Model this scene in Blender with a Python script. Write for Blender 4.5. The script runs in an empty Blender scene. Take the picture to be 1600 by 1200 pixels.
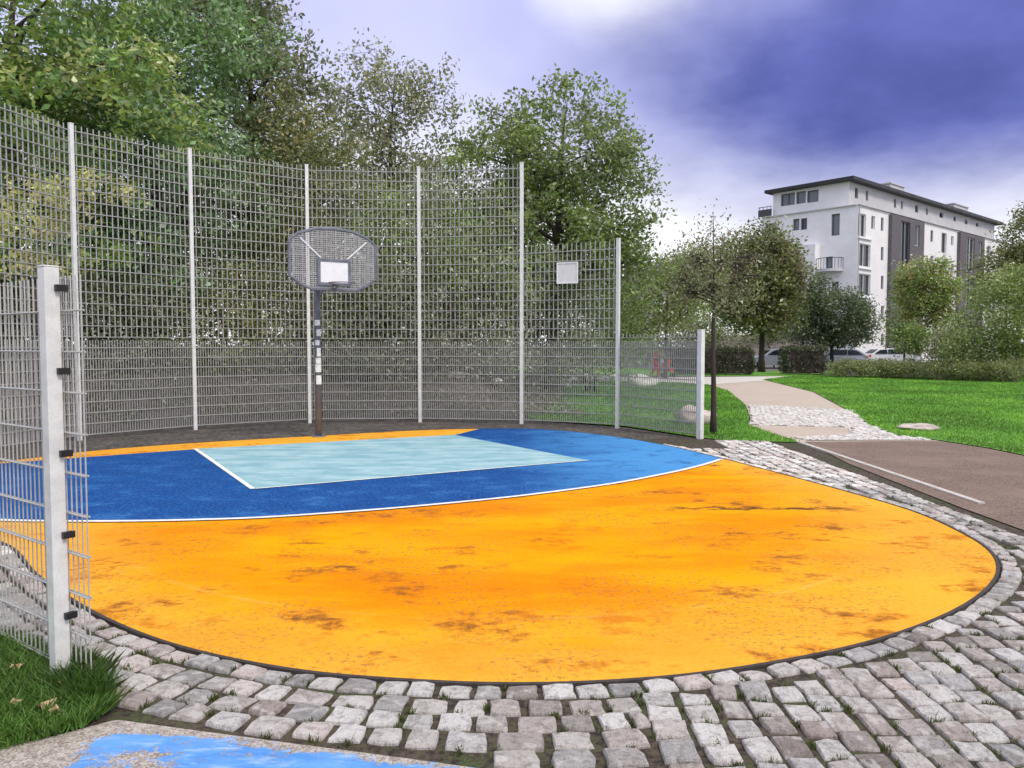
import bpy, math, random
import numpy as np
from mathutils import Vector, Matrix
R = math.radians
random.seed(7)
C = bpy.context.scene.collection
sc = bpy.context.scene

# ------------------------------------------------------------------ camera
EYE, F, PITCH = 1.70, 1200.0, math.atan(60 / 1200.0)
cam_d = bpy.data.cameras.new('camera')
cam = bpy.data.objects.new('camera', cam_d); C.objects.link(cam)
cam.location = (0, 0, EYE); cam.rotation_euler = (R(90) - PITCH, 0, 0)
cam_d.sensor_width = 36; cam_d.lens = F / 1600 * 36
cam_d.clip_start = 0.05; cam_d.clip_end = 3000
sc.camera = cam

# ------------------------------------------------------------------ sky
SUN_EL, SUN_AZ = R(48), R(140)            # azimuth from +Y towards +X: behind the camera, to its right
w = bpy.data.worlds.new('World'); sc.world = w; w.use_nodes = True
nt = w.node_tree; nt.nodes.clear()
def wn(t, **k):
    n = nt.nodes.new(t)
    for a, b in k.items(): setattr(n, a, b)
    return n
def wmath(op, a, b=None, c=None):
    n = wn('ShaderNodeMath', operation=op)
    for i, v in enumerate((a, b, c)):
        if v is None: continue
        if isinstance(v, (int, float)): n.inputs[i].default_value = v
        else: nt.links.new(v, n.inputs[i])
    return n.outputs[0]
def wdot(vec, d):
    n = wn('ShaderNodeVectorMath', operation='DOT_PRODUCT'); nt.links.new(vec, n.inputs[0]); n.inputs[1].default_value = d
    return n.outputs['Value']
def wmap(v, a, b, lo=0.0, hi=1.0):
    n = wn('ShaderNodeMapRange', interpolation_type='SMOOTHSTEP'); nt.links.new(v, n.inputs[0])
    for i, x in enumerate((a, b, lo, hi)): n.inputs[i + 1].default_value = x
    return n.outputs[0]
def wmix(f, a, b):
    n = wn('ShaderNodeMix', data_type='RGBA')
    if isinstance(f, float): n.inputs[0].default_value = f
    else: nt.links.new(f, n.inputs[0])
    for i, v in ((6, a), (7, b)):
        if isinstance(v, tuple): n.inputs[i].default_value = (*v, 1)
        else: nt.links.new(v, n.inputs[i])
    return n.outputs[2]
sky = wn('ShaderNodeTexSky', sky_type='NISHITA'); sky.sun_disc = False
sky.sun_elevation = SUN_EL; sky.sun_rotation = SUN_AZ
tc = wn('ShaderNodeTexCoord'); dirv = tc.outputs['Generated']
sep = wn('ShaderNodeSeparateXYZ'); nt.links.new(dirv, sep.inputs[0])
den = wmath('ADD', wmath('MAXIMUM', sep.outputs[2], 0.0), 0.30)
comb = wn('ShaderNodeCombineXYZ')
nt.links.new(wmath('DIVIDE', sep.outputs[0], den), comb.inputs[0]); nt.links.new(wmath('DIVIDE', sep.outputs[1], den), comb.inputs[1])
def wnoise(vec, scale, detail, rough, off):
    m = wn('ShaderNodeMapping'); nt.links.new(vec, m.inputs[0]); m.inputs['Location'].default_value = off
    n = wn('ShaderNodeTexNoise'); nt.links.new(m.outputs[0], n.inputs[0])
    n.inputs['Scale'].default_value = scale; n.inputs['Detail'].default_value = detail; n.inputs['Roughness'].default_value = rough
    return n.outputs[0]
n1 = wnoise(comb.outputs[0], 1.1, 4, 0.5, (3.1, 1.7, 0.4))
n2 = wnoise(comb.outputs[0], 2.6, 5, 0.55, (7.3, 2.2, 1.0))
n3 = wnoise(comb.outputs[0], 0.9, 3, 0.5, (1.3, 9.2, 4.0))
# one heavy slate-blue storm cloud to the right of the view
cd = Vector((0.585, 1.0, 0.375)).normalized()
cr = Vector((cd.y, -cd.x, 0)).normalized(); cu = cr.cross(cd)
dc = wmath('MAXIMUM', wdot(dirv, cd), 0.05)
ca = wmath('DIVIDE', wmath('DIVIDE', wdot(dirv, cr), dc), 0.56)
cb = wmath('DIVIDE', wmath('DIVIDE', wdot(dirv, cu), dc), 0.205)
rad = wmath('SQRT', wmath('ADD', wmath('MULTIPLY', ca, ca), wmath('MULTIPLY', cb, cb)))
rad = wmath('ADD', rad, wmath('MULTIPLY', wmath('SUBTRACT', n2, 0.5), 0.55))
storm = wmath('MULTIPLY', wmap(rad, 1.22, 0.30), wmap(wdot(dirv, cd), 0.1, 0.4))
veil = wmath('MULTIPLY', wmap(n1, 0.46, 0.66), wmap(sep.outputs[2], 0.16, 0.34))
white = (8.6, 8.6, 8.9); lav = (5.2, 5.35, 7.9); indigo = (0.60, 0.74, 2.75)
col = wmix(wmath('MULTIPLY', wmap(sep.outputs[2], 0.13, 0.34), wmap(sep.outputs[2], 0.75, 0.45)), white, lav)
col = wmix(wmath('MULTIPLY', veil, 0.5), col, (3.4, 3.6, 6.4))
col = wmix(wmath('MULTIPLY', wmap(n3, 0.52, 0.72), wmap(sep.outputs[2], 0.12, 0.3)), col, white)
wd_ = Vector((0.14, 1.0, 0.53)).normalized(); col = wmix(wmath('MULTIPLY', wmap(wmath('ADD', wdot(dirv, wd_), wmath('MULTIPLY', wmath('SUBTRACT', n2, 0.5), 0.006)), 0.9905, 1.0), 1.0), col, (9.5, 9.5, 9.6))
col = wmix(storm, col, wmix(wmap(n2, 0.3, 0.7), indigo, (1.15, 1.35, 4.2)))
col = wmix(0.94, sky.outputs[0], col)
bg = wn('ShaderNodeBackground'); nt.links.new(col, bg.inputs[0]); bg.inputs[1].default_value = 0.1
wo = wn('ShaderNodeOutputWorld'); nt.links.new(bg.outputs[0], wo.inputs[0])

# ------------------------------------------------------------------ sun (soft, through thin cloud) and exposure
sun_d = bpy.data.lights.new('sun', 'SUN'); sun_d.energy = 1.5; sun_d.angle = R(14); sun_d.color = (1.0, 0.90, 0.76)
sun = bpy.data.objects.new('sun', sun_d); C.objects.link(sun)
sdir = Vector((math.sin(SUN_AZ) * math.cos(SUN_EL), math.cos(SUN_AZ) * math.cos(SUN_EL), math.sin(SUN_EL)))
sun.rotation_euler = (-sdir).to_track_quat('-Z', 'Y').to_euler(); sun.location = sdir * 40
vs = sc.view_settings
vs.view_transform = 'Standard'; vs.look = 'None'; vs.exposure = 0.5; vs.gamma = 1.0; vs.use_curve_mapping = False
sc.cycles.max_bounces = 5; sc.cycles.diffuse_bounces = 3; sc.cycles.glossy_bounces = 2; sc.cycles.transmission_bounces = 4; sc.cycles.transparent_max_bounces = 4
sc.cycles.caustics_reflective = False; sc.cycles.caustics_refractive = False

# ------------------------------------------------------------------ helpers
TH = PITCH
def ray(px, py):
    u, v = (px - 800) / F, (600 - py) / F
    return Vector((u, math.cos(TH) + v * math.sin(TH), v * math.cos(TH) - math.sin(TH)))
def G(px, py, z=0.0):                       # where a sight line meets the ground
    d = ray(px, py); t = (z - EYE) / d.z
    return Vector((d.x * t, d.y * t, z))
def D(px, py, Y):                           # the point of a sight line at depth Y
    d = ray(px, py); t = Y / d.y
    return Vector((d.x * t, Y, EYE + d.z * t))

def link(o, parent=None):
    C.objects.link(o)
    if parent is not None: o.parent = parent
    return o
def tag(o, label=None, cat=None, group=None, kind=None):
    if label: o['label'] = label
    if cat: o['category'] = cat
    if group: o['group'] = group
    if kind: o['kind'] = kind
    return o
def empty(name, loc=(0, 0, 0), rz=0.0):
    o = bpy.data.objects.new(name, None); o.location = loc; o.rotation_euler.z = rz; o.empty_display_size = 0.2
    return link(o)

class MB:
    def __init__(s): s.v = []; s.f = []
    def add(s, vs_, fs):
        b = len(s.v); s.v += [tuple(p) for p in vs_]; s.f += [tuple(i + b for i in f) for f in fs]; return s
    def box(s, c, d, rz=0.0, M=None):
        hx, hy, hz = d[0] / 2, d[1] / 2, d[2] / 2
        P = [Vector((x * hx, y * hy, z * hz)) for z in (-1, 1) for x, y in ((-1, -1), (1, -1), (1, 1), (-1, 1))]
        Rm = Matrix.Rotation(rz, 3, 'Z') if M is None else M
        P = [Rm @ p + Vector(c) for p in P]
        return s.add(P, [(3, 2, 1, 0), (4, 5, 6, 7), (0, 1, 5, 4), (1, 2, 6, 5), (2, 3, 7, 6), (3, 0, 4, 7)])
    def prism(s, poly, z0, z1):
        n = len(poly); P = [(p[0], p[1], z0) for p in poly] + [(p[0], p[1], z1) for p in poly]
        return s.add(P, [tuple(range(n - 1, -1, -1)), tuple(range(n, 2 * n))] + [(i, (i + 1) % n, n + (i + 1) % n, n + i) for i in range(n)])
    def tube(s, pts, rad_, n=8, cap=True):
        pts = [Vector(p) for p in pts]
        if isinstance(rad_, (int, float)): rad_ = [rad_] * len(pts)
        rings = []; up = None
        for i, p in enumerate(pts):
            t = (pts[min(i + 1, len(pts) - 1)] - pts[max(i - 1, 0)]).normalized()
            if up is None: up = Vector((0, 0, 1)) if abs(t.z) < 0.9 else Vector((1, 0, 0))
            a = t.cross(up).normalized(); b = a.cross(t).normalized(); up = b
            rings.append([p + (a * math.cos(2 * math.pi * k / n) + b * math.sin(2 * math.pi * k / n)) * rad_[i] for k in range(n)])
        vv = [q for r in rings for q in r]; ff = []
        for i in range(len(rings) - 1):
            for k in range(n): ff.append((i * n + k, i * n + (k + 1) % n, (i + 1) * n + (k + 1) % n, (i + 1) * n + k))
        if cap: ff += [tuple(range(n - 1, -1, -1)), tuple((len(rings) - 1) * n + k for k in range(n))]
        return s.add(vv, ff)
    def mesh(s, name):
        m = bpy.data.meshes.new(name); m.from_pydata(s.v, [], s.f); m.update(); return m
    def build(s, name, mat, parent=None, smooth=False):
        m = s.mesh(name); m.materials.append(mat)
        if smooth: m.polygons.foreach_set('use_smooth', [True] * len(m.polygons))
        return link(bpy.data.objects.new(name, m), parent)

def quads_mesh(name, V, mat, parent=None, tint=None, k=4):
    """V: (n, k, 3) array of loose faces."""
    n = V.shape[0]; m = bpy.data.meshes.new(name)
    m.vertices.add(n * k); m.vertices.foreach_set('co', V.reshape(-1).astype(np.float32))
    m.loops.add(n * k); m.loops.foreach_set('vertex_index', np.arange(n * k, dtype=np.int32))
    m.polygons.add(n); m.polygons.foreach_set('loop_start', np.arange(0, n * k, k, dtype=np.int32))
    m.update(calc_edges=True)
    if tint is not None:
        a = m.attributes.new('tint', 'FLOAT_COLOR', 'POINT')
        cols = np.ones((n * k, 4), np.float32); cols[:, :3] = np.repeat(tint, k, axis=0)
        a.data.foreach_set('color', cols.reshape(-1))
    m.materials.append(mat)
    return link(bpy.data.objects.new(name, m), parent)

# ------------------------------------------------------------------ materials
class NT:
    def __init__(s, name):
        s.m = bpy.data.materials.new(name); s.m.use_nodes = True; s.t = s.m.node_tree
        s.b = s.t.nodes['Principled BSDF']; s.o = s.t.nodes['Material Output']
        s._pos = None
    def n(s, t, **k):
        x = s.t.nodes.new(t)
        for a, b in k.items(): setattr(x, a, b)
        return x
    def set(s, sock, v):
        if isinstance(v, (int, float)): sock.default_value = v
        elif isinstance(v, (tuple, list)): sock.default_value = (*v, 1) if len(v) == 3 and sock.type == 'RGBA' else v
        else: s.t.links.new(v, sock)
    def math(s, op, a, b=None, c=None, clamp=False):
        x = s.n('ShaderNodeMath', operation=op); x.use_clamp = clamp
        for i, v in enumerate((a, b, c)):
            if v is not None: s.set(x.inputs[i], v)
        return x.outputs[0]
    def mix(s, f, a, b, blend='MIX'):
        x = s.n('ShaderNodeMix', data_type='RGBA', blend_type=blend); s.set(x.inputs[0], f); s.set(x.inputs[6], a); s.set(x.inputs[7], b)
        return x.outputs[2]
    def map(s, v, a, b, lo=0.0, hi=1.0, smooth=True):
        x = s.n('ShaderNodeMapRange'); x.interpolation_type = 'SMOOTHSTEP' if smooth else 'LINEAR'
        s.set(x.inputs[0], v)
        for i, q in enumerate((a, b, lo, hi)): x.inputs[i + 1].default_value = q
        return x.outputs[0]
    def pos(s, rnd=False):
        tc_ = s.n('ShaderNodeTexCoord').outputs['Object']
        if rnd:
            oi = s.n('ShaderNodeObjectInfo'); x = s.n('ShaderNodeVectorMath', operation='ADD'); s.set(x.inputs[0], tc_)
            y = s.n('ShaderNodeVectorMath', operation='SCALE'); y.inputs[0].default_value = (37, 71, 13); s.set(y.inputs[3], oi.outputs['Random'])
            s.set(x.inputs[1], y.outputs[0]); return x.outputs[0]
        return tc_
    def noise(s, vec, scale, detail=4, rough=0.55, stretch=None, off=(0, 0, 0)):
        if stretch or any(off):
            mp = s.n('ShaderNodeMapping'); s.set(mp.inputs[0], vec); mp.inputs['Location'].default_value = off
            if stretch: mp.inputs['Scale'].default_value = stretch
            vec = mp.outputs[0]
        x = s.n('ShaderNodeTexNoise'); s.set(x.inputs[0], vec)
        x.inputs['Scale'].default_value = scale; x.inputs['Detail'].default_value = detail; x.inputs['Roughness'].default_value = rough
        return x.outputs[0]
    def bump(s, h, strength=0.3, dist=0.01):
        x = s.n('ShaderNodeBump'); x.inputs['Strength'].default_value = strength; x.inputs['Distance'].default_value = dist
        s.set(x.inputs['Height'], h); s.set(s.b.inputs['Normal'], x.outputs[0])
    def col(s, c): s.set(s.b.inputs['Base Color'], c)
    def rough(s, r): s.set(s.b.inputs['Roughness'], r)

def simple(name, c, rough=0.6, var=0.25, scale=6.0, metal=0.0, bump=0.15, rnd=False, spec=None, stretch=None):
    q = NT(name); p = q.pos(rnd)
    a = q.noise(p, scale, 5, 0.6, stretch); b = q.noise(p, scale * 9, 3, 0.6)
    f = q.math('ADD', q.math('MULTIPLY', a, 0.65), q.math('MULTIPLY', b, 0.35))
    dark = tuple(x * (1 - var) for x in c); lite = tuple(min(1, x * (1 + var)) for x in c)
    q.col(q.mix(q.map(f, 0.35, 0.65), dark, lite)); q.rough(q.map(a, 0.3, 0.7, max(0, rough - 0.08), min(1, rough + 0.08)))
    q.b.inputs['Metallic'].default_value = metal
    if spec is not None: q.b.inputs['Specular IOR Level'].default_value = spec
    if bump: q.bump(f, bump, 0.01)
    return q.m

def leaf_mat(name, rough=0.36, trans=0.38):
    q = NT(name); at = q.n('ShaderNodeAttribute'); at.attribute_name = 'tint'
    c = at.outputs['Color']
    q.col(c); q.rough(rough); q.b.inputs['Specular IOR Level'].default_value = 0.85
    tr = q.n('ShaderNodeBsdfTranslucent'); q.set(tr.inputs[0], q.mix(0.35, c, (0.30, 0.38, 0.04)))
    mx = q.n('ShaderNodeMixShader'); mx.inputs[0].default_value = trans
    q.t.links.new(q.b.outputs[0], mx.inputs[1]); q.t.links.new(tr.outputs[0], mx.inputs[2]); q.t.links.new(mx.outputs[0], q.o.inputs[0])
    return q.m

M = {}
M['leaf'] = leaf_mat('leaf')
M['grass_blade'] = leaf_mat('grass_blade', 0.6, 0.4)
M['bark'] = simple('bark', (0.085, 0.068, 0.055), 0.9, 0.45, 5, bump=0.8, stretch=(3, 3, 0.5))
M['bark_dark'] = simple('bark_dark', (0.05, 0.035, 0.035), 0.9, 0.45, 9, bump=0.6, stretch=(3, 3, 0.5))
M['bark_pale'] = simple('bark_pale', (0.50, 0.47, 0.43), 0.8, 0.35, 9, bump=0.4, stretch=(1, 1, 3))
M['galv'] = simple('galvanised_steel', (0.39, 0.39, 0.38), 0.42, 0.12, 14, metal=0.25, bump=0.05)
M['galv_near'] = simple('galvanised_rod', (0.50, 0.50, 0.49), 0.4, 0.1, 20, metal=0.2, bump=0.0)
M['galv_post'] = simple('galvanised_post', (0.74, 0.75, 0.74), 0.45, 0.10, 10, metal=0.1, bump=0.05)
M['black_plastic'] = simple('black_plastic', (0.012, 0.012, 0.013), 0.45, 0.3, 20, bump=0.05)
M['pole_blue'] = simple('pole_paint', (0.15, 0.16, 0.20), 0.45, 0.3, 7, bump=0.08)
M['white_paint'] = simple('white_paint', (0.82, 0.82, 0.85), 0.5, 0.06, 9, bump=0.05)
M['sticker'] = simple('sticker_paper', (0.78, 0.77, 0.74), 0.6, 0.22, 20, bump=0.05)
M['edge_steel'] = simple('edge_steel', (0.055, 0.045, 0.042), 0.7, 0.4, 12, metal=0.2)
M['concrete_kerb'] = simple('concrete_kerb', (0.52, 0.49, 0.45), 0.9, 0.18, 12, rnd=True, bump=0.3)
M['boulder'] = simple('boulder_stone', (0.50, 0.43, 0.40), 0.9, 0.3, 5, bump=0.7, rnd=True)
M['pale_stone'] = simple('pale_stone', (0.66, 0.63, 0.60), 0.9, 0.15, 6, bump=0.5, rnd=True)
M['line_white'] = simple('line_white', (0.80, 0.80, 0.78), 0.7, 0.12, 10, bump=0.05)

# ground materials
q = NT('soil'); p = q.pos()
a = q.noise(p, 0.8, 6, 0.6); b = q.noise(p, 22, 5, 0.7)
c_ = q.mix(q.map(b, 0.35, 0.65), (0.055, 0.042, 0.035), (0.15, 0.125, 0.11)); c_ = q.mix(q.map(a, 0.45, 0.62), c_, (0.07, 0.09, 0.03))
q.col(c_); q.rough(0.95); q.bump(b, 0.7, 0.03); M['soil'] = q.m
q = NT('bed_soil'); p = q.pos(); b = q.noise(p, 14, 6, 0.75); a = q.noise(p, 2.0, 3)
q.col(q.mix(q.map(q.math('ADD', q.math('MULTIPLY', b, 0.8), q.math('MULTIPLY', a, 0.2)), 0.38, 0.64), (0.035, 0.03, 0.028), (0.19, 0.17, 0.155))); q.rough(0.95); q.bump(b, 0.9, 0.05); M['bed'] = q.m
q = NT('lawn'); p = q.pos(); a = q.noise(p, 0.7, 4, 0.6); b = q.noise(p, 30, 4, 0.7); e = q.noise(p, 5, 4, 0.6)
c_ = q.mix(q.map(b, 0.3, 0.7), (0.055, 0.17, 0.018), (0.17, 0.44, 0.045)); c_ = q.mix(q.math('MULTIPLY', q.map(a, 0.45, 0.7), 0.5), c_, (0.28, 0.50, 0.07))
c_ = q.mix(q.math('MULTIPLY', q.map(e, 0.55, 0.72), 0.35), c_, (0.05, 0.10, 0.02))
q.col(c_); q.rough(0.9); q.bump(b, 0.8, 0.03); M['lawn'] = q.m
q = NT('asphalt_path'); p = q.pos(); a = q.noise(p, 1.1, 4, 0.6); b = q.noise(p, 38, 5, 0.8); e = q.noise(p, 5, 5, 0.7)
c_ = q.mix(q.map(b, 0.36, 0.64), (0.075, 0.048, 0.036), (0.28, 0.20, 0.16)); c_ = q.mix(q.math('MULTIPLY', q.map(a, 0.42, 0.66), 0.45), c_, (0.27, 0.195, 0.155))
c_ = q.mix(q.math('MULTIPLY', q.map(e, 0.55, 0.75), 0.3), c_, (0.09, 0.07, 0.06)); q.col(c_); q.rough(0.92); q.bump(b, 0.4, 0.008); M['asphalt'] = q.m
q = NT('gravel_path'); p = q.pos(); a = q.noise(p, 0.8, 4, 0.6); b = q.noise(p, 45, 4, 0.7)
c_ = q.mix(q.map(b, 0.3, 0.7), (0.40, 0.33, 0.27), (0.60, 0.52, 0.45)); c_ = q.mix(q.math('MULTIPLY', q.map(a, 0.45, 0.7), 0.5), c_, (0.45, 0.36, 0.29)); q.col(c_); q.rough(0.95); q.bump(b, 0.4, 0.01); M['gravel'] = q.m
q = NT('pale_paving'); p = q.pos(); b = q.noise(p, 25, 4, 0.7); q.col(q.mix(q.map(b, 0.3, 0.7), (0.52, 0.48, 0.44), (0.72, 0.69, 0.65))); q.rough(0.9); M['pale_paving'] = q.m
q = NT('joint_fill'); p = q.pos(); a = q.noise(p, 1.5, 4, 0.6); b = q.noise(p, 26, 5, 0.7)
c_ = q.mix(q.map(b, 0.35, 0.65), (0.022, 0.017, 0.013), (0.12, 0.09, 0.065)); c_ = q.mix(q.map(q.math('ADD', a, q.math('MULTIPLY', q.math('SUBTRACT', b, 0.5), 1.1)), 0.50, 0.66), c_, q.mix(q.map(q.noise(p, 60, 4, 0.7), 0.35, 0.65), (0.03, 0.042, 0.012), (0.085, 0.105, 0.035))); q.col(c_); q.rough(0.97); q.bump(b, 0.9, 0.02); M['joint'] = q.m

# stone materials: one reads a per-object random, the joined one a per-vertex tint
def stone_mat(name, joined):
    q = NT(name); p = q.pos(not joined)
    if joined:
        at = q.n('ShaderNodeAttribute'); at.attribute_name = 'tint'; c = at.outputs['Color']
    else:
        oi = q.n('ShaderNodeObjectInfo'); rp = q.n('ShaderNodeValToRGB'); q.set(rp.inputs[0], oi.outputs['Random'])
        cr_ = rp.color_ramp; cr_.interpolation = 'LINEAR'
        stops = [(0, (.29, .25, .23)), (.16, (.66, .62, .585)), (.32, (.42, .35, .325)), (.5, (.80, .775, .75)), (.64, (.36, .35, .345)), (.8, (.70, .60, .56)), (.9, (.78, .75, .73)), (1, (.48, .47, .47))]
        cr_.elements[0].position = 0; cr_.elements[0].color = (*stops[0][1], 1); cr_.elements[1].position = 1; cr_.elements[1].color = (*stops[-1][1], 1)
        for s_, cc in stops[1:-1]:
            e = cr_.elements.new(s_); e.color = (*cc, 1)
        c = rp.outputs[0]
    kk = 1.0 if joined else 0.16; a = q.noise(p, 20 * kk, 5, 0.7); b = q.noise(p, 75 * kk, 4, 0.75); d = q.noise(p, 11 * kk, 3, 0.5, off=(3, 5, 7))
    c = q.mix(q.math('MULTIPLY', q.map(a, 0.47, 0.62), 0.85), c, q.mix(0.5, c, (0.11, 0.09, 0.08)))
    c = q.mix(q.math('MULTIPLY', q.map(b, 0.54, 0.68), 0.6), c, (0.12, 0.10, 0.095))
    c = q.mix(q.math('MULTIPLY', q.map(d, 0.52, 0.64), 0.5), c, (0.80, 0.775, 0.75))
    q.col(c); q.rough(0.85); q.bump(q.math('ADD', a, q.math('MULTIPLY', b, 0.5)), 0.7, 0.012 if joined else 0.07)
    return q.m
M['stone'] = stone_mat('granite_sett', False); M['stone_joined'] = stone_mat('granite_sett_field', True)

# court paints
def worn(q, p, c, specks=0.5):
    s1 = q.noise(p, 60, 3, 0.7)
    return q.mix(q.math('MULTIPLY', q.map(s1, 0.62, 0.74), specks), c, q.mix(0.6, c, (0.10, 0.07, 0.05)))
q = NT('orange_court_paint'); p = q.pos(); sx = q.n('ShaderNodeSeparateXYZ'); q.set(sx.inputs[0], p)
X, Y = sx.outputs[0], sx.outputs[1]
big = q.noise(p, 0.7, 5, 0.62, (0.55, 1.5, 1)); mid = q.noise(p, 1.7, 7, 0.7, (0.8, 1.15, 1), (4, 2, 0)); fine = q.noise(p, 8, 6, 0.75, (0.85, 1.1, 1)); zone = q.map(q.noise(p, 0.55, 3, 0.5, off=(2.2, 6.1, 0)), 0.38, 0.56); gr = q.noise(p, 120, 2, 0.6)
c_ = q.mix(q.map(big, 0.36, 0.64), (0.76, 0.235, 0.0), (0.86, 0.375, 0.0))
ex = q.math('DIVIDE', q.math('ADD', X, 0.3), 4.15); ey = q.math('DIVIDE', q.math('SUBTRACT', Y, 8.6), 4.85)
er = q.math('SQRT', q.math('ADD', q.math('MULTIPLY', ex, ex), q.math('MULTIPLY', ey, ey)))
er = q.math('ADD', er, q.math('MULTIPLY', q.math('SUBTRACT', mid, 0.5), 0.5))
c_ = q.mix(q.math('MULTIPLY', q.map(er, 0.72, 1.02), 0.62), c_, (0.86, 0.47, 0.065))                 # dusty, bleached rim
c_ = q.mix(q.math('MULTIPLY', q.map(q.math('ADD', q.math('MULTIPLY', mid, 0.7), q.math('MULTIPLY', fine, 0.3)), 0.50, 0.62), 0.7), c_, (0.58, 0.15, 0.005))
sm = q.math('MULTIPLY', q.map(mid, 0.525, 0.66), q.map(fine, 0.45, 0.58))
c_ = q.mix(q.math('MULTIPLY', q.math('MULTIPLY', sm, zone), 0.9), c_, (0.15, 0.06, 0.02))
sp_ = q.noise(p, 26, 4, 0.75); c_ = q.mix(q.math('MULTIPLY', q.math('MULTIPLY', q.map(sp_, 0.52, 0.62), q.map(q.noise(p, 0.9, 4, 0.65, off=(9, 1, 0)), 0.40, 0.58)), 0.7), c_, (0.26, 0.13, 0.06))                                     # trodden-in dirt
rg = q.math('SQRT', q.math('ADD', q.math('POWER', q.math('ADD', X, 0.1), 2.0), q.math('POWER', q.math('SUBTRACT', Y, 8.7), 2.0)))
rl = q.map(q.math('ABSOLUTE', q.math('SUBTRACT', rg, 4.0)), 0.03, 0.015)
c_ = q.mix(q.math('MULTIPLY', q.math('MULTIPLY', rl, q.map(big, 0.44, 0.60)), q.map(fine, 0.36, 0.6, 0.05, 0.42)), c_, (0.88, 0.52, 0.12))   # faded old arc
sk = q.math('ABSOLUTE', q.math('ADD', q.math('SUBTRACT', Y, 7.95), q.math('MULTIPLY', q.math('SUBTRACT', q.noise(p, 3, 3), 0.5), 0.35)))
sk = q.math('MULTIPLY', q.map(sk, 0.075, 0.035), q.math('MULTIPLY', q.map(X, 1.5, 1.9), q.map(X, 3.7, 3.3)))
sk = q.math('MULTIPLY', sk, q.map(q.noise(p, 4, 5, 0.75, (0.6, 1.0, 1)), 0.40, 0.55))
c_ = q.mix(q.math('MULTIPLY', sk, 0.9), c_, (0.03, 0.022, 0.02))                                      # black skid mark
c_ = worn(q, p, c_, 0.9); c_ = q.mix(q.math('MULTIPLY', q.map(gr, 0.4, 0.7), 0.10), c_, (0.92, 0.56, 0.10))
g1 = q.noise(p, 34, 7, 0.8); c_ = q.mix(q.math('MULTIPLY', q.map(g1, 0.47, 0.66), 0.45), c_, q.mix(0.62, c_, (0.22, 0.09, 0.02))); c_ = q.mix(q.math('MULTIPLY', q.map(g1, 0.46, 0.32), 0.35), c_, (0.90, 0.46, 0.03))
q.col(c_); q.rough(0.9); q.b.inputs['Specular IOR Level'].default_value = 0.03; q.bump(gr, 0.12, 0.004); M['orange'] = q.m

q = NT('blue_court_paint'); p = q.pos(); sx = q.n('ShaderNodeSeparateXYZ'); q.set(sx.inputs[0], p); X, Y = sx.outputs[0], sx.outputs[1]
big = q.noise(p, 0.6, 4, 0.6, (0.7, 1.2, 1)); mid = q.noise(p, 2.0, 8, 0.75, (0.85, 1.15, 1)); gr = q.noise(p, 120, 2, 0.6)
g = q.math('ADD', X, q.math('MULTIPLY', q.math('SUBTRACT', big, 0.5), 3.0))
c_ = q.mix(q.map(g, -0.2, 2.2), (0.004, 0.065, 0.27), (0.070, 0.29, 0.64))
c_ = q.mix(q.math('MULTIPLY', q.map(mid, 0.50, 0.70), 0.6), c_, (0.055, 0.22, 0.52)); c_ = q.mix(q.math('MULTIPLY', q.map(mid, 0.50, 0.36), 0.6), c_, (0.004, 0.045, 0.20))
g1 = q.noise(p, 30, 6, 0.8); c_ = q.mix(q.math('MULTIPLY', q.map(g1, 0.48, 0.66), 0.4), c_, (0.16, 0.32, 0.52)); c_ = worn(q, p, c_, 0.4); q.col(c_); q.rough(0.7); q.bump(gr, 0.12, 0.004); q.b.inputs['Specular IOR Level'].default_value = 0.06; M['blue'] = q.m
q = NT('pale_key_paint'); p = q.pos(); mid = q.noise(p, 2.4, 6, 0.7, (0.6, 1.6, 1)); fine = q.noise(p, 14, 4, 0.7, (0.6, 1.5, 1)); gr = q.noise(p, 120, 2, 0.6)
c_ = q.mix(q.map(mid, 0.35, 0.65), (0.21, 0.40, 0.47), (0.38, 0.56, 0.61)); c_ = q.mix(q.math('MULTIPLY', q.map(fine, 0.55, 0.72), 0.3), c_, (0.13, 0.30, 0.40)); c_ = worn(q, p, c_, 0.2)
q.col(c_); q.rough(0.75); q.bump(gr, 0.12, 0.004); q.b.inputs['Specular IOR Level'].default_value = 0.08; M['key'] = q.m
q = NT('worn_blue_slab'); p = q.pos(); mid = q.noise(p, 3.5, 6, 0.72, (0.7, 2.0, 1)); fine = q.noise(p, 22, 5, 0.75); gr = q.noise(p, 110, 2, 0.6)
conc = q.mix(q.map(q.math('ADD', q.math('MULTIPLY', fine, 0.4), q.math('MULTIPLY', gr, 0.6)), 0.38, 0.62), (0.20, 0.165, 0.14), (0.52, 0.47, 0.43))
at = q.n('ShaderNodeAttribute'); at.attribute_name = 'paint'
pm = q.map(q.math('ADD', at.outputs['Fac'], q.math('ADD', q.math('MULTIPLY', q.math('SUBTRACT', mid, 0.5), 1.6), q.math('MULTIPLY', q.math('SUBTRACT', fine, 0.5), 0.9))), 0.60, 0.74)
bl = q.mix(q.map(mid, 0.35, 0.65), (0.05, 0.22, 0.62), (0.13, 0.34, 0.72)); bl = q.mix(q.math('MULTIPLY', q.map(q.noise(p, 9, 6, 0.75, (0.5, 2.2, 1)), 0.50, 0.66), 0.7), bl, (0.42, 0.56, 0.74))
q.col(q.mix(pm, conc, bl)); q.rough(0.8); q.bump(gr, 0.3, 0.004); M['slab'] = q.m

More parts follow.
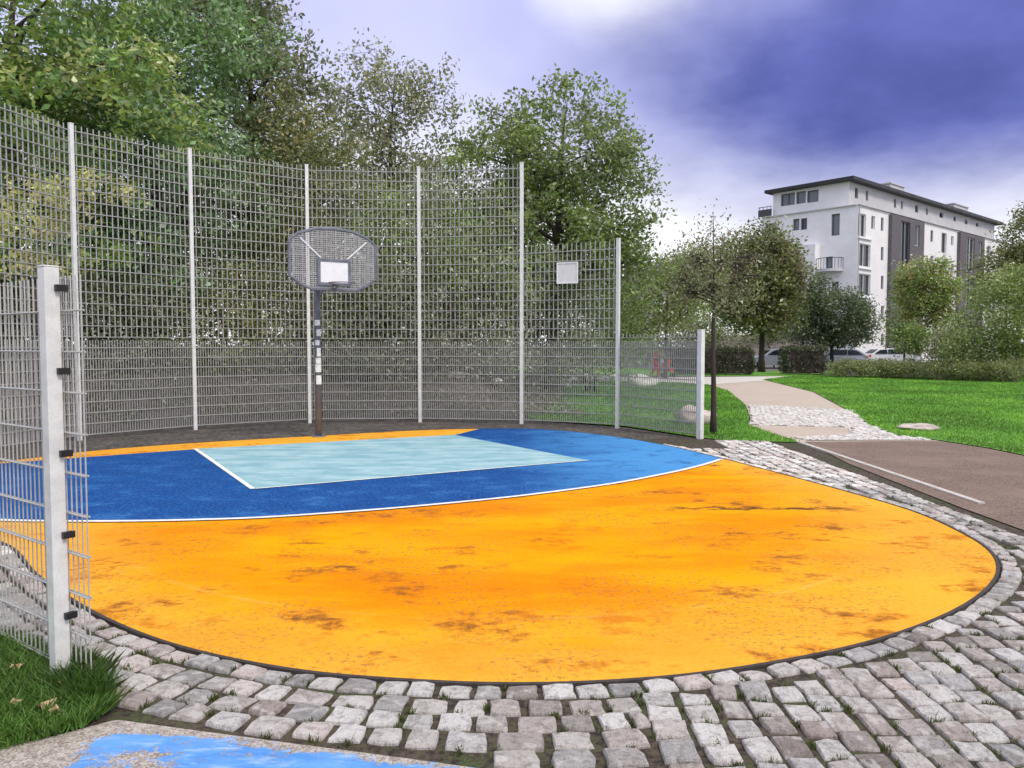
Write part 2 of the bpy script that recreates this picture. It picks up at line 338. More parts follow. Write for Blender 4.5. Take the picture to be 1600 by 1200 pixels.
# ------------------------------------------------------------------ court outline
def smooth_closed(pts, per=6):
    n = len(pts); out = []
    for i in range(n):
        p0, p1, p2, p3 = pts[i - 1], pts[i], pts[(i + 1) % n], pts[(i + 2) % n]
        for k in range(per):
            t = k / per
            out.append(tuple(0.5 * ((2 * p1[j]) + (-p0[j] + p2[j]) * t + (2 * p0[j] - 5 * p1[j] + 4 * p2[j] - p3[j]) * t * t + (-p0[j] + 3 * p1[j] - 3 * p2[j] + p3[j]) * t ** 3) for j in range(2)))
    return out
OUT_PX = [(0, 845), (60, 897), (130, 945), (220, 988), (330, 1021), (480, 1048), (650, 1062), (800, 1067), (950, 1063), (1100, 1050), (1250, 1026),
          (1370, 998), (1470, 962), (1530, 927), (1556, 893), (1545, 862), (1500, 832), (1420, 797), (1300, 762), (1200, 735), (1130, 717), (1040, 696),
          (950, 681), (850, 671), (750, 670), (640, 673), (497, 681), (305, 692), (140, 705)]
outline_c = [tuple(G(*p)[:2]) for p in OUT_PX] + [(-7.5, 11.1), (-8.1, 10.1), (-7.6, 8.8), (-6.1, 7.5)]
outline = smooth_closed(outline_c, 6)                                       # anticlockwise seen from above
ON = np.array(outline)
def inside(pt, poly):
    x, y = pt; c = False; n = len(poly); j = n - 1
    for i in range(n):
        xi, yi = poly[i]; xj, yj = poly[j]
        if (yi > y) != (yj > y) and x < (xj - xi) * (y - yi) / (yj - yi) + xi: c = not c
        j = i
    return c
def out_dist(pt):
    A = ON; B = np.roll(ON, -1, axis=0); P = np.array(pt); d = B - A
    t = np.clip(((P - A) * d).sum(1) / np.maximum((d * d).sum(1), 1e-9), 0, 1)
    r = np.sqrt((((A + d * t[:, None]) - P) ** 2).sum(1)).min()
    return -r if inside(pt, outline) else r
def normals(poly):
    P = np.array(poly); T = np.roll(P, -1, 0) - np.roll(P, 1, 0); T /= np.linalg.norm(T, axis=1)[:, None]
    return np.stack([T[:, 1], -T[:, 0]], 1)
area = sum(outline[i - 1][0] * outline[i][1] - outline[i][0] * outline[i - 1][1] for i in range(len(outline)))
NRM = normals(outline) * (1 if area > 0 else -1)

def sheet(name, poly, z, mat, parent=None, kind='structure'):
    m = MB(); m.add([(p[0], p[1], z) for p in poly], [tuple(range(len(poly)))])
    o = m.build(name, mat, parent)
    me = o.data
    if me.polygons and me.polygons[0].normal.z < 0: me.flip_normals()
    if parent is None: tag(o, kind=kind)
    return o
def strip(pts, wd, z):
    """flat ribbon along pts"""
    P = [Vector((p[0], p[1], 0)) for p in pts]; m = MB(); L = []
    for i, p in enumerate(P):
        t = (P[min(i + 1, len(P) - 1)] - P[max(i - 1, 0)]).normalized(); n_ = Vector((-t.y, t.x, 0)) * wd / 2
        L += [(p + n_).to_tuple()[:2] + (z,), (p - n_).to_tuple()[:2] + (z,)]
    m.add(L, [(2 * i + 1, 2 * i + 3, 2 * i + 2, 2 * i) for i in range(len(P) - 1)])
    return m

# ------------------------------------------------------------------ ground, lawns, paths
sheet('ground', [(-900, -40), (900, -40), (900, 1500), (-900, 1500)], -0.06, M['soil'])
kerb_x = G(1390, 738).x
path_l = [G(*p) for p in [(1600, 826), (1530, 792), (1390, 738), (1257, 690), (1215, 679), (1172, 664), (1172, 650), (1165, 632), (1140, 611), (1108, 600)]]
path_r = [G(*p) for p in [(1192, 593), (1270, 612), (1338, 648), (1356, 663), (1400, 679), (1470, 688), (1540, 699), (1600, 711)]]
path_poly = [p.to_2d() for p in path_l] + [p.to_2d() for p in path_r] + [Vector((16, 10.6)), Vector((16, 2)), Vector((4.72, 2)), Vector((4.72, 7))]
sheet('path', path_poly, -0.012, M['gravel'])
asp = [G(*p).to_2d() for p in [(1258, 689.5), (1330, 689), (1400, 688.5), (1470, 688.5), (1540, 699.5), (1600, 711.5)]] + [Vector((15.8, 10.5)), Vector((15.8, 2)), Vector((4.74, 2)), Vector((4.74, 8)), Vector((kerb_x - 0.2, 11)), ]
sheet('asphalt_path', asp, -0.006, M['asphalt'])
cross = [G(*p).to_2d() for p in [(880, 588.0), (1050, 589), (1250, 587.5), (1235, 591), (1195, 594.5), (1108, 601), (1062, 597.5), (1000, 596), (880, 594)]]
sheet('cross_path', cross, -0.004, M['pale_paving'])
# lawns
lawn_r = [p.to_2d() for p in path_r] + [Vector((17, 10.4)), Vector((60, 16)), Vector((60, 46)), G(1600, 590).to_2d(), G(1250, 586.5).to_2d()]
lawn_r = [Vector((p.x + (0.02 if i < 8 else 0), p.y)) for i, p in enumerate(lawn_r)]
LAWN_R = sheet('lawn', lawn_r, 0.0, M['lawn'])
lawn_l = [G(*p).to_2d() for p in [(1250, 691), (1213, 680), (1170, 664), (1170, 650), (1163, 632), (1138, 611), (1106, 601.5), (1062, 598.5), (1000, 597), (930, 596), (880, 605), (820, 620), (815, 645)]] + [Vector((0.5, 17.6)), Vector((2.4, 16.2)), Vector((3.45, 14.3)), Vector((3.75, 13.85))]
LAWN_L = sheet('lawn', lawn_l, 0.0, M['lawn'])
LAWN_F = sheet('lawn', [G(1000, 586.8).to_2d(), G(1250, 586.8).to_2d(), Vector((32, 62)), Vector((-10, 62))], -0.02, M['lawn'])
# street where the cars stand
sheet('street', [(10, 52), (70, 52), (70, 69), (10, 69)], -0.01, simple('street_asphalt', (0.16, 0.155, 0.15), 0.9, 0.15, 3))
# planting bed behind the ball fence: a low bank
m = MB(); nx, ny = 60, 26
def bank_h(x, y):
    t = (y - (17.9 - 0.05 * (x + 2.5) ** 2 * (1 if x < -2.5 else 0.55))) / 5.0
    t = max(0, min(1, t)); e = max(0, min(1, (1.5 - x) / 3.5))
    return -0.03 + 1.0 * t * t * (3 - 2 * t) * e * e * (3 - 2 * e) + 0.04 * math.sin(x * 2.1 + y) * t
V = []
for j in range(ny + 1):
    for i in range(nx + 1):
        x = -26 + 30 * i / nx; y = 6 + 30 * j / ny
        V.append((x, y, bank_h(x, y)))
m.add(V, [(j * (nx + 1) + i, j * (nx + 1) + i + 1, (j + 1) * (nx + 1) + i + 1, (j + 1) * (nx + 1) + i) for j in range(ny) for i in range(nx)])
tag(m.build('planting_bed', M['bed'], smooth=True), kind='structure')

# ------------------------------------------------------------------ court sheets
COURT = sheet('sports_court', outline, 0.0, M['orange'])
key_px = [(305, 702), (395, 765), (920, 720), (710, 680)]
K = [G(*p).to_2d() for p in key_px]
bdir = (K[3] - K[0]).normalized()
base_l = K[0] - bdir * 3.3; base_r = K[3] + bdir * 0.62
ARC_PX = [(1131, 717), (1100, 727), (1060, 737), (960, 757), (800, 778), (600, 797), (400, 811), (250, 815), (150, 816), (0, 815)]
arc = [G(*p).to_2d() for p in ARC_PX]
arc += [Vector((-6.2, 7.72)), Vector((-7.0, 8.35))]
edge_pts = [Vector(p) for p in outline]
def nearest_i(pt): return int(((ON - np.array(pt)) ** 2).sum(1).argmin())
i0, i1 = nearest_i(G(1131, 717).to_2d()), nearest_i(base_r)
seg = []
i = i0
while True:
    seg.append(Vector(outline[i])); 
    if i == i1: break
    i = (i + 1) % len(outline)
j0, j1 = nearest_i(base_l), nearest_i((-7.3, 8.5))
seg2 = []; i = j0
while True:
    seg2.append(Vector(outline[i]))
    if i == j1: break
    i = (i + 1) % len(outline)
blue_poly = seg + [Vector(outline[i1])] [:0] + [K[3], K[0]] + seg2 + list(reversed(arc))[1:-1]
cen = Vector((-1.5, 9.5))
blue_poly = [p + (cen - p).normalized() * 0.012 for p in blue_poly]
sheet('blue_paint', blue_poly, 0.004, M['blue'], COURT)
sheet('key_paint', K, 0.008, M['key'], COURT)
strip([K[0], K[1]], 0.06, 0.012).build('white_line', M['line_white'], COURT)
strip([K[1] + (K[2] - K[1]).normalized() * 0.035, K[2]], 0.035, 0.012).build('white_line', M['line_white'], COURT)
ac = [arc[0].lerp(arc[1], 0.15)] + arc[1:]
acs = []
for a_, b_ in zip(ac[:-1], ac[1:]):
    for k in range(5): acs.append(a_.lerp(b_, k / 5))
acs.append(ac[-1])
for _ in range(3): acs = [acs[0]] + [(acs[i - 1] + acs[i] * 2 + acs[i + 1]) / 4 for i in range(1, len(acs) - 1)] + [acs[-1]]
strip(acs, 0.07, 0.012).build('white_line', M['line_white'], COURT)
# steel edging round the court
m = MB(); n = len(outline); L = []
for p, q_ in zip(outline, NRM):
    for off, z in ((0.002, -0.03), (0.002, 0.006), (0.024, 0.004), (0.024, -0.05)): L.append((p[0] + q_[0] * off, p[1] + q_[1] * off, z))
m.add(L, [(4 * i + k, 4 * i + k + 1, 4 * ((i + 1) % n) + k + 1, 4 * ((i + 1) % n) + k) for i in range(n) for k in range(3)])
o = m.build('edging', M['edge_steel'], COURT); bpy.context.view_layer.update()

# ------------------------------------------------------------------ near slab with worn blue paint, near grass
slab_px = [(-420, 1290), (-60, 1180), (0, 1166), (90, 1147), (182, 1123), (300, 1139), (480, 1163), (640, 1184), (770, 1202), (1000, 1236), (1000, 1420), (-420, 1420)]
SLAB = [G(*p).to_2d() for p in slab_px]
# gridded slab so that a paint mask can follow its edge
m = MB(); P0 = [Vector((p.x, p.y)) for p in SLAB]
xs = np.linspace(-2.4, 0.5, 90); ys = np.linspace(2.2, 3.56, 60); idx = {}; V = []; Fc = []; PA = []
blue_px = [(60, 1215), (110, 1172), (186, 1126), (300, 1142), (480, 1166), (640, 1187), (765, 1204), (1000, 1240), (1000, 1420), (60, 1420)]
BP = [tuple(G(*p)[:2]) for p in blue_px]
def pd(pt, poly):
    A = np.array(poly); B = np.roll(A, -1, 0); P = np.array(pt); d = B - A
    t = np.clip(((P - A) * d).sum(1) / np.maximum((d * d).sum(1), 1e-9), 0, 1)
    r = np.sqrt((((A + d * t[:, None]) - P) ** 2).sum(1)).min()
    return r if inside(pt, poly) else -r
SL = [tuple(p) for p in SLAB]
# top edge as a clean polyline: drop grid columns onto it
def top_y(x):
    for a_, b_ in zip(SL[:-3], SL[1:-2]):
        if a_[0] <= x <= b_[0]: return a_[1] + (b_[1] - a_[1]) * (x - a_[0]) / (b_[0] - a_[0])
    return SL[0][1] if x < SL[0][0] else SL[-3][1]
for j in range(60):
    for i, x in enumerate(xs):
        y = 2.2 + (top_y(x) - 2.2) * j / 59
        V.append((x, y, -0.004)); d_ = pd((x, y), BP)
        PA.append(0.5 + max(-0.5, min(0.35, d_ * 5.0)) - (0.12 if x < -1.35 else 0))
for j in range(59):
    for i in range(89): Fc.append((j * 90 + i, j * 90 + i + 1, (j + 1) * 90 + i + 1, (j + 1) * 90 + i))
m.add(V, Fc); o = m.build('painted_slab', M['slab']); tag(o, kind='structure')
at = o.data.attributes.new('paint', 'FLOAT', 'POINT'); at.data.foreach_set('value', PA)

GR_PX = [(-300, 1010), (0, 1003), (70, 1025), (130, 1055), (178, 1102), (125, 1135), (40, 1157), (0, 1166), (-300, 1235)]
GRASS = [tuple(G(*p)[:2]) for p in GR_PX]
sheet('grass_verge', GRASS, 0.004, M['lawn'])

# ------------------------------------------------------------------ cobbles
PAVE = sheet('cobble_paving', [(-9.5, 2.0), (5.6, 2.0), (5.6, 13.2), (4.9, 13.75), (3.1, 14.3), (-9.5, 9.5)], -0.017, M['joint'])
rs = np.random.RandomState(3)
def stone_geo(w_, l_, rng, h=0.045):
    """rounded sett: ring at the base, ring at the shoulder, ring on top"""
    cs = [(-1, -1), (0, -1.03), (1, -1), (1.03, 0), (1, 1), (0, 1.03), (-1, 1), (-1.03, 0)]
    V = []
    jit = rng.uniform(-0.13, 0.13, (8, 2)); jit[1::2] *= 0.6
    for sc_, z in ((1.0, -h), (0.985, -0.009), (0.915, 0.001)):
        for (x, y), j in zip(cs, jit):
            r = 0.97 if abs(x) == 1 and abs(y) == 1 else 1.0
            V.append(((x * r + j[0]) * w_ / 2 * sc_, (y * r + j[1]) * l_ / 2 * sc_, z + rng.uniform(-0.004, 0.004)))
    V.append((rng.uniform(-.15, .15), rng.uniform(-.15, .15), rng.uniform(0.0, 0.006))); Fc = []
    for k in range(2):
        for i in range(8): Fc.append((k * 8 + i, k * 8 + (i + 1) % 8, (k + 1) * 8 + (i + 1) % 8, (k + 1) * 8 + i))
    for i in range(8): Fc.append((16 + i, 16 + (i + 1) % 8, 24))
    return V, Fc
variants = []
for k in range(14):
    v_, f_ = stone_geo(1.0, 1.0, rs); mb = MB(); mb.add(v_, f_); me = mb.mesh('cobblestone')
    me.materials.append(M['stone']); variants.append((me, np.array(v_)))
stones = []                                                # (x, y, width, length, angle)
# walk along the outline
arcl = [0.0]
for a_, b_ in zip(outline, outline[1:] + outline[:1]): arcl.append(arcl[-1] + math.dist(a_, b_))
def at_arc(s_, off):
    s_ %= arcl[-1]; k = int(np.searchsorted(arcl, s_, 'right') - 1); k = min(k, len(outline) - 1)
    t = (s_ - arcl[k]) / max(1e-6, arcl[k + 1] - arcl[k]); k2 = (k + 1) % len(outline)
    p = np.array(outline[k]) * (1 - t) + np.array(outline[k2]) * t; q_ = NRM[k] * (1 - t) + NRM[k2] * t; q_ /= np.linalg.norm(q_)
    return p + q_ * off, math.atan2(q_[1], q_[0])
def blocked(x, y):
    if x > 4.66 or y < 2.55: return True
    if inside((x, y), GRASS) or (-2.4 < x < 0.5 and y < top_y(x) + 0.062): return True
    return False
SPLIT = 0.62
for k in range(11):
    off = 0.100 + k * 0.154 if k else 0.094
    s_ = rs.uniform(0, 0.2)
    while s_ < arcl[-1]:
        wd = rs.uniform(0.125, 0.195) if k else rs.uniform(0.12, 0.175)
        p_, ang = at_arc(s_ + wd / 2, off + rs.uniform(-0.008, 0.008))
        s_ += wd + rs.uniform(0.010, 0.026)
        if p_[1] > 13.6 or p_[0] < -8.6 or blocked(*p_): continue
        if k and p_[0] + wd / 2 > SPLIT and p_[1] < 6:                    # cut the last stone of a row at the seam
            left = p_[0] - wd / 2
            if left > SPLIT - 0.06: continue
            wd = SPLIT - left; p_ = np.array([left + wd / 2, p_[1]])
        if k and (p_[0] > SPLIT or p_[1] > 8.5): continue
        if k == 0 and p_[1] > 9.5 and p_[0] < 2.6: continue
        if out_dist(p_) < off - 0.05: continue
        stones.append((p_[0], p_[1], (0.134 if k else 0.118) + rs.uniform(-0.008, 0.012), wd, ang))
x = SPLIT + 0.085; col_i = 0
while x < 4.64:
    cw = rs.uniform(0.118, 0.145); y = 2.5 + rs.uniform(0, 0.2)
    while y < 13.7:
        px_ = x + rs.uniform(-0.006, 0.006); done = False
        for ln in (rs.uniform(0.118, 0.178), 0.11, 0.09, 0.075):
            py_ = y + ln / 2
            if blocked(px_, py_) or (py_ > 12.6 and px_ < 3.6): continue
            if min(out_dist((px_ + sx_ * cw * 0.4, y + t_ * ln)) for sx_ in (-1, 1) for t_ in (0.08, 0.92)) < 0.162: continue
            stones.append((px_, py_, cw, ln, rs.normal(0, 0.03))); y += ln + rs.uniform(0.017, 0.030); done = True; break
        if not done: y += 0.04
    x += cw + rs.uniform(0.020, 0.034)
# keep only what can be seen, largest 300 singly
def in_view(x, y):
    u = 800 + F * x / y; return -120 < u < 1720
stones = [s_ for s_ in stones if s_[1] > 2.6 and in_view(s_[0], s_[1])]
def shows(s_):
    v = F / s_[1]; fr = 1.0 if -30 < 800 + F * s_[0] / s_[1] < 1630 and s_[1] > 3.0 else 0.1
    return -fr * s_[2] * s_[3] * v * v * EYE / s_[1] * (0.3 if s_[0] < -2.2 else 1)
stones.sort(key=shows)
for x, y, a_, b_, ang in stones[:300]:
    me, _ = variants[rs.randint(14)]
    o = bpy.data.objects.new('cobblestone', me); o.location = (x, y, rs.uniform(-0.008, 0.006)); o.scale = (a_, b_, 1)
    o.rotation_euler = (rs.normal(0, 0.03), rs.normal(0, 0.03), ang); link(o, PAVE)
def joined_stones(name, lst, parent, mat, pal, seed):
    rg_ = np.random.RandomState(seed); VV = []; FF = []; TT = []
    for x, y, a_, b_, ang in lst:
        me, v_ = variants[rg_.randint(14)]; c, s_ = math.cos(ang), math.sin(ang); b0 = len(VV)
        X_ = v_[:, 0] * a_; Y_ = v_[:, 1] * b_; z0 = rg_.uniform(-0.008, 0.006)
        VV += list(zip(x + X_ * c - Y_ * s_, y + X_ * s_ + Y_ * c, v_[:, 2] + z0))
        FF += [tuple(i + b0 for i in p.vertices) for p in me.polygons]
        t = pal[rg_.randint(len(pal))] * rg_.uniform(0.85, 1.15); TT += [(*t, 1)] * len(v_)
    mb = MB(); mb.v = VV; mb.f = FF; o = mb.build(name, mat, parent)
    at = o.data.attributes.new('tint', 'FLOAT_COLOR', 'POINT'); at.data.foreach_set('color', np.array(TT, np.float32).reshape(-1))
    tag(o, kind='stuff'); return o
PAL = [np.array(c) for c in [(.46, .41, .385), (.70, .67, .635), (.55, .48, .455), (.80, .775, .75), (.52, .51, .51), (.70, .62, .58)]]
joined_stones('cobblestone_field', stones[300:], PAVE, M['stone_joined'], PAL, 5)
# small pale setts in the path's crossing band
band = [tuple(G(*p)[:2]) for p in [(1168, 632), (1330, 640), (1338, 648), (1356, 663), (1398, 679), (1465, 687), (1262, 687.5), (1240, 683), (1330, 678), (1330, 667), (1174, 663), (1173, 650)]]
sheet('sett_band', band, -0.008, M['joint'])
small = []
bx0, bx1 = min(p[0] for p in band), max(p[0] for p in band); by0, by1 = min(p[1] for p in band), max(p[1] for p in band)
y = by0
while y < by1:
    x = bx0 + rs.uniform(0, 0.1)
    while x < bx1:
        if inside((x, y), band): small.append((x, y, 0.125 + rs.uniform(-0.015, 0.015), 0.14, rs.normal(0, 0.05)))
        x += 0.137
    y += 0.152
PAL2 = [np.array(c) for c in [(.62, .58, .55), (.72, .69, .67), (.66, .61, .57), (.76, .74, .72)]]
o = joined_stones('sett_field', small, None, M['stone_joined'], PAL2, 6); o.location.z = 0.004
tag(o, 'band of small pale granite setts crossing the gravel path', 'setts', kind='stuff')
# kerb stones between cobbles and asphalt
KERB = empty('kerb', (kerb_x, 8.2, 0)); tag(KERB, 'straight line of pale concrete kerb stones between cobbles and asphalt path', 'kerb')
for k in range(6):
    mb = MB(); mb.box((0, 0.46 + k * 0.915, -0.055), (0.075, 0.885, 0.13)); mb.build('kerb_stone', M['concrete_kerb'], KERB)

# ------------------------------------------------------------------ foliage tools
def leaves(rg_, centers, per, spread, size, pal, up=0.5, flat=0.7, droop=0.0, var=0.25):
    """loose rhombic leaves around cluster centres -> (n,4,3) verts and tints"""
    Cn = np.repeat(np.asarray(centers, float), per, axis=0); n = len(Cn)
    off = np.clip(rg_.normal(0, 1, (n, 3)), -1.7, 1.7); off *= (spread * rg_.uniform(0.35, 1.0, (n, 1)) ** 0.6); off[:, 2] *= flat
    off[:, 2] -= droop * np.abs(rg_.normal(0, 1, n)) * spread
    P = Cn + off
    nr = rg_.normal(0, 1, (n, 3)); nr[:, 2] += up * 2; nr /= np.linalg.norm(nr, axis=1)[:, None]
    t = rg_.normal(0, 1, (n, 3)); t[:, 2] -= droop * 2; t -= (t * nr).sum(1)[:, None] * nr; t /= np.linalg.norm(t, axis=1)[:, None]
    b = np.cross(nr, t); L = size * rg_.uniform(0.6, 1.35, (n, 1)); W = L * rg_.uniform(0.4, 0.62, (n, 1))
    V = np.stack([P - t * L / 2, P + b * W / 2 + t * L * 0.05, P + t * L / 2, P - b * W / 2 + t * L * 0.05], 1)
    pal = np.asarray(pal, float); ci = np.repeat(rg_.randint(0, len(pal), len(centers)), per)
    alt = rg_.randint(0, len(pal), n); use = np.where(rg_.rand(n) < 0.35, alt, ci)
    pale = rg_.rand(n, 1) < 0.16
    T = 1.75 * pal[use] * np.repeat(rg_.uniform(1 - var, 1 + var, (len(centers), 1)), per, axis=0) * rg_.uniform(1 - var, 1 + var, (n, 1))
    T = np.where(pale, T * 0.55 + np.array([[.20, .215, .165]]), T)
    return V, np.clip(T, 0.004, 0.8)
def crown_points(rg_, blobs, n):
    vol = np.array([b[1][0] * b[1][1] * b[1][2] for b in blobs]); cnt = np.maximum(1, (n * vol ** 0.8 / (vol ** 0.8).sum()).astype(int)); out = []
    for (c, r), k in zip(blobs, cnt):
        d = rg_.normal(0, 1, (k, 3)); d /= np.linalg.norm(d, axis=1)[:, None]
        rr = rg_.uniform(0.12, 1.0, (k, 1)) ** 0.42
        out.append(np.asarray(c, float) + d * rr * np.asarray(r, float))
    return np.concatenate(out)
def tree(name, label, cat, base, blobs, ncl, per, spread, size, pal, seed, trunk_r=0.15, bark='bark', group=None, fork=0.35, limbs=26, twigs=120, up=0.5, flat=0.7, droop=0.0, lean=(0, 0), crown_name='crown', trunks=1):
    rg_ = np.random.RandomState(seed); base = Vector(base)
    root = empty(name, base); tag(root, label, cat, group)
    pts = crown_points(rg_, blobs, ncl) - np.array(base)
    top = max(b[0][2] + b[1][2] * 0.6 for b in blobs) - base.z; cx = np.mean([b[0][0] for b in blobs]) - base.x; cy = np.mean([b[0][1] for b in blobs]) - base.y
    mb = MB(); spines = []
    for tr in range(trunks):
        ox, oy = (rg_.normal(0, 0.25, 2) if trunks > 1 else (0, 0)); sp = []
        tx, ty = cx + (rg_.normal(0, 0.9) if trunks > 1 else 0), cy + (rg_.normal(0, 0.6) if trunks > 1 else 0)
        for k in range(9):
            t = k / 8; sp.append(Vector((ox + tx * t ** 1.4 + rg_.normal(0, 0.03) * top * 0.12 * t, oy + ty * t ** 1.4 + rg_.normal(0, 0.03) * top * 0.12 * t, -0.15 + (top + 0.15) * t)))
        rr = [trunk_r * (1.25 if k == 0 else 1) * (1 - 0.93 * (k / 8) ** 0.9) for k in range(9)]
        mb.tube(sp, rr, 9); spines.append((sp, rr))
    tips = []
    for k in range(limbs):
        q_ = Vector(pts[rg_.randint(len(pts))]); sp, rr = spines[rg_.randint(len(spines))]
        zt = max(top * fork * 0.75, min(q_.z - 0.35 * math.hypot(q_.x - cx, q_.y - cy), top * 0.9)); t = min(0.95, max(0.05, (zt + 0.15) / (top + 0.15)))
        i = min(7, int(t * 8)); s0 = sp[i].lerp(sp[i + 1], t * 8 - i); r0 = (rr[i] * (1 - (t * 8 - i)) + rr[i + 1] * (t * 8 - i)) * 0.6
        mid = s0.lerp(q_, 0.5) + Vector((rg_.normal(0, 0.12), rg_.normal(0, 0.12), (0.10 if droop == 0 else 0.3))) * (q_ - s0).length * 0.5
        mb.tube([s0, s0.lerp(mid, 0.6), mid, mid.lerp(q_, 0.55), q_], [r0, r0 * 0.8, r0 * 0.6, r0 * 0.4, max(0.006, r0 * 0.15)], 6, False); tips.append((s0, mid, q_, r0))
    for k in range(twigs):
        s0, mid, q_, r0 = tips[rg_.randint(len(tips))]; t = rg_.uniform(0.2, 1); a_ = (mid.lerp(q_, t)); near = pts[((pts - np.array(a_)) ** 2).sum(1).argsort()[:8]]
        e = Vector(near[rg_.randint(len(near))]); mb.tube([a_, a_.lerp(e, 0.5) + Vector(rg_.normal(0, 0.08, 3)), e], [max(0.008, r0 * 0.25), max(0.006, r0 * 0.15), 0.004], 4, False)
    mb.build('trunk', M[bark], root, True)
    V, T = leaves(rg_, pts, per, spread, size, pal, up, flat, droop)
    quads_mesh(crown_name, V, M['leaf'], root, T)
    return root
def blob(px, py, rx, ry, Y, rd=None):
    c = D(px, py, Y); s_ = Y / F
    return (tuple(c), (rx * s_, rd if rd else rx * s_ * 0.8, ry * s_))
def at_g(px, Y, z=0.0): return ((px - 800) / F * Y, Y, z)
YG = [(.16, .25, .055), (.21, .28, .07), (.12, .20, .055), (.26, .28, .10)]
MG = [(.11, .20, .075), (.15, .25, .12), (.08, .14, .055), (.21, .28, .18)]
DG = [(.10, .12, .065), (.16, .175, .11), (.06, .08, .04), (.24, .24, .18)]
OL = [(.18, .19, .07), (.12, .145, .055), (.25, .22, .10), (.08, .095, .04)]
GY = [(.22, .22, .16), (.15, .16, .10), (.30, .30, .24), (.10, .11, .065)]
GG = [(.15, .22, .055), (.11, .17, .045), (.20, .26, .09), (.08, .12, .04)]

B = bank_h
def bz(px, Y): p = at_g(px, Y); return (p[0], p[1], max(0, B(p[0], p[1])) if p[0] < 4 else 0)
TG = 'trees behind the ball fence'
tree('broadleaf_tree', 'tallest yellow-green broadleaf tree at the far left above the mesh fence', 'tree', bz(20, 21), [blob(10, 20, 250, 200, 21), blob(-80, 190, 200, 160, 20.5), blob(140, 180, 180, 120, 20), blob(60, 380, 190, 120, 21)], 640, 62, 0.36, 0.185, YG + MG[:2], 11, 0.3, group=TG, limbs=34)
tree('broadleaf_tree', 'large blue-green broadleaf tree with low hanging boughs left of the hoop', 'tree', bz(250, 24), [blob(230, 130, 170, 160, 23.5), blob(300, 60, 150, 120, 25), blob(250, 300, 190, 110, 23), blob(200, 430, 180, 80, 22.5)], 600, 62, 0.36, 0.175, MG, 12, 0.28, group=TG, limbs=34)
tree('broadleaf_tree', 'dark grey-green tree rising to the top edge, directly left of the sparse tree', 'tree', bz(400, 28), [blob(390, 70, 95, 130, 27.5), blob(330, 10, 110, 70, 28.5), blob(440, 170, 90, 130, 27.5), blob(400, 320, 150, 120, 27)], 540, 56, 0.36, 0.18, DG + GY[:1], 13, 0.26, group=TG, limbs=30)
tree('broadleaf_tree', 'sparse feathery grey-green tree with sky showing through, above the backboard', 'tree', bz(600, 30), [blob(590, 150, 80, 85, 30), blob(680, 160, 42, 70, 30.5), blob(560, 250, 110, 60, 30), blob(650, 300, 100, 60, 30)], 400, 36, 0.30, 0.17, GY + OL[:1], 14, 0.2, group=TG, limbs=40, twigs=200, flat=1.1, up=0.2)
tree('broadleaf_tree', 'broad green tree with ragged right edge behind the white plate on the fence', 'tree', bz(860, 26), [blob(880, 230, 130, 105, 26), blob(780, 250, 90, 90, 25.5), blob(940, 320, 95, 110, 26), blob(830, 380, 150, 100, 25.5), blob(980, 420, 60, 80, 26)], 660, 52, 0.33, 0.165, GG + DG[:2], 15, 0.24, group=TG, limbs=36, twigs=220)
tree('broadleaf_tree', 'olive-brown tinted tree just left of the backboard behind the fence', 'tree', bz(470, 25), [blob(480, 300, 110, 130, 25), blob(470, 420, 120, 90, 24.5), blob(450, 200, 60, 70, 25.5)], 330, 60, 0.40, 0.13, OL + DG[:1], 16, 0.18, group=TG, limbs=24)
tree('broadleaf_tree', 'grey-green tree right of the backboard between the second and third tall posts from the plate', 'tree', bz(680, 23), [blob(660, 380, 120, 100, 23.5), blob(740, 450, 100, 70, 23), blob(600, 460, 90, 70, 23)], 300, 60, 0.38, 0.125, GG + GY[:2], 17, 0.16, group=TG, limbs=24)
tree('sapling', 'yellow-leaved sapling branch at the left edge in front of darker trees', 'tree', bz(50, 17), [blob(40, 330, 90, 50, 16.8), blob(140, 300, 60, 26, 16.6), blob(20, 410, 70, 26, 16.6)], 70, 36, 0.24, 0.12, [(.36, .34, .07), (.40, .38, .14), (.26, .30, .06), (.42, .36, .22)], 18, 0.06, limbs=12, twigs=40)
# undergrowth between the trunks
under = [(-40, 20, 130, 'dark shrub at the left edge behind the near fence panel', DG), (120, 20, 125, 'dark shrub behind the leftmost tall fence post', DG), (235, 21, 120, 'dark grey shrub between the first two tall posts from the left', DG),
         (370, 21.5, 120, 'dark olive shrub left of the hoop pole behind the fence', OL), (500, 22, 110, 'dark shrub straight behind the hoop pole', DG), (610, 21.5, 105, 'dark shrub right of the hoop pole behind the fence', DG),
         (730, 22.5, 100, 'grey-green shrub behind the fence with pale stones at its foot', GY), (840, 25, 90, 'dark shrub behind the tall post nearest the white plate', DG), (930, 28, 90, 'green shrub behind the lower fence post right of the white plate', GG)]
for k, (px, Y, ry, lb, pal) in enumerate(under):
    tree('shrub', lb, 'shrub', bz(px, Y), [blob(px, 545, 105, ry * 0.75, Y, 1.2), blob(px + 20, 470, 85, ry * 0.5, Y + 0.6, 1.1)], 170, 62, 0.36, 0.11, pal, 40 + k, 0.05, group='shrubs behind the ball fence', fork=0.1, limbs=14, twigs=30, trunks=3)
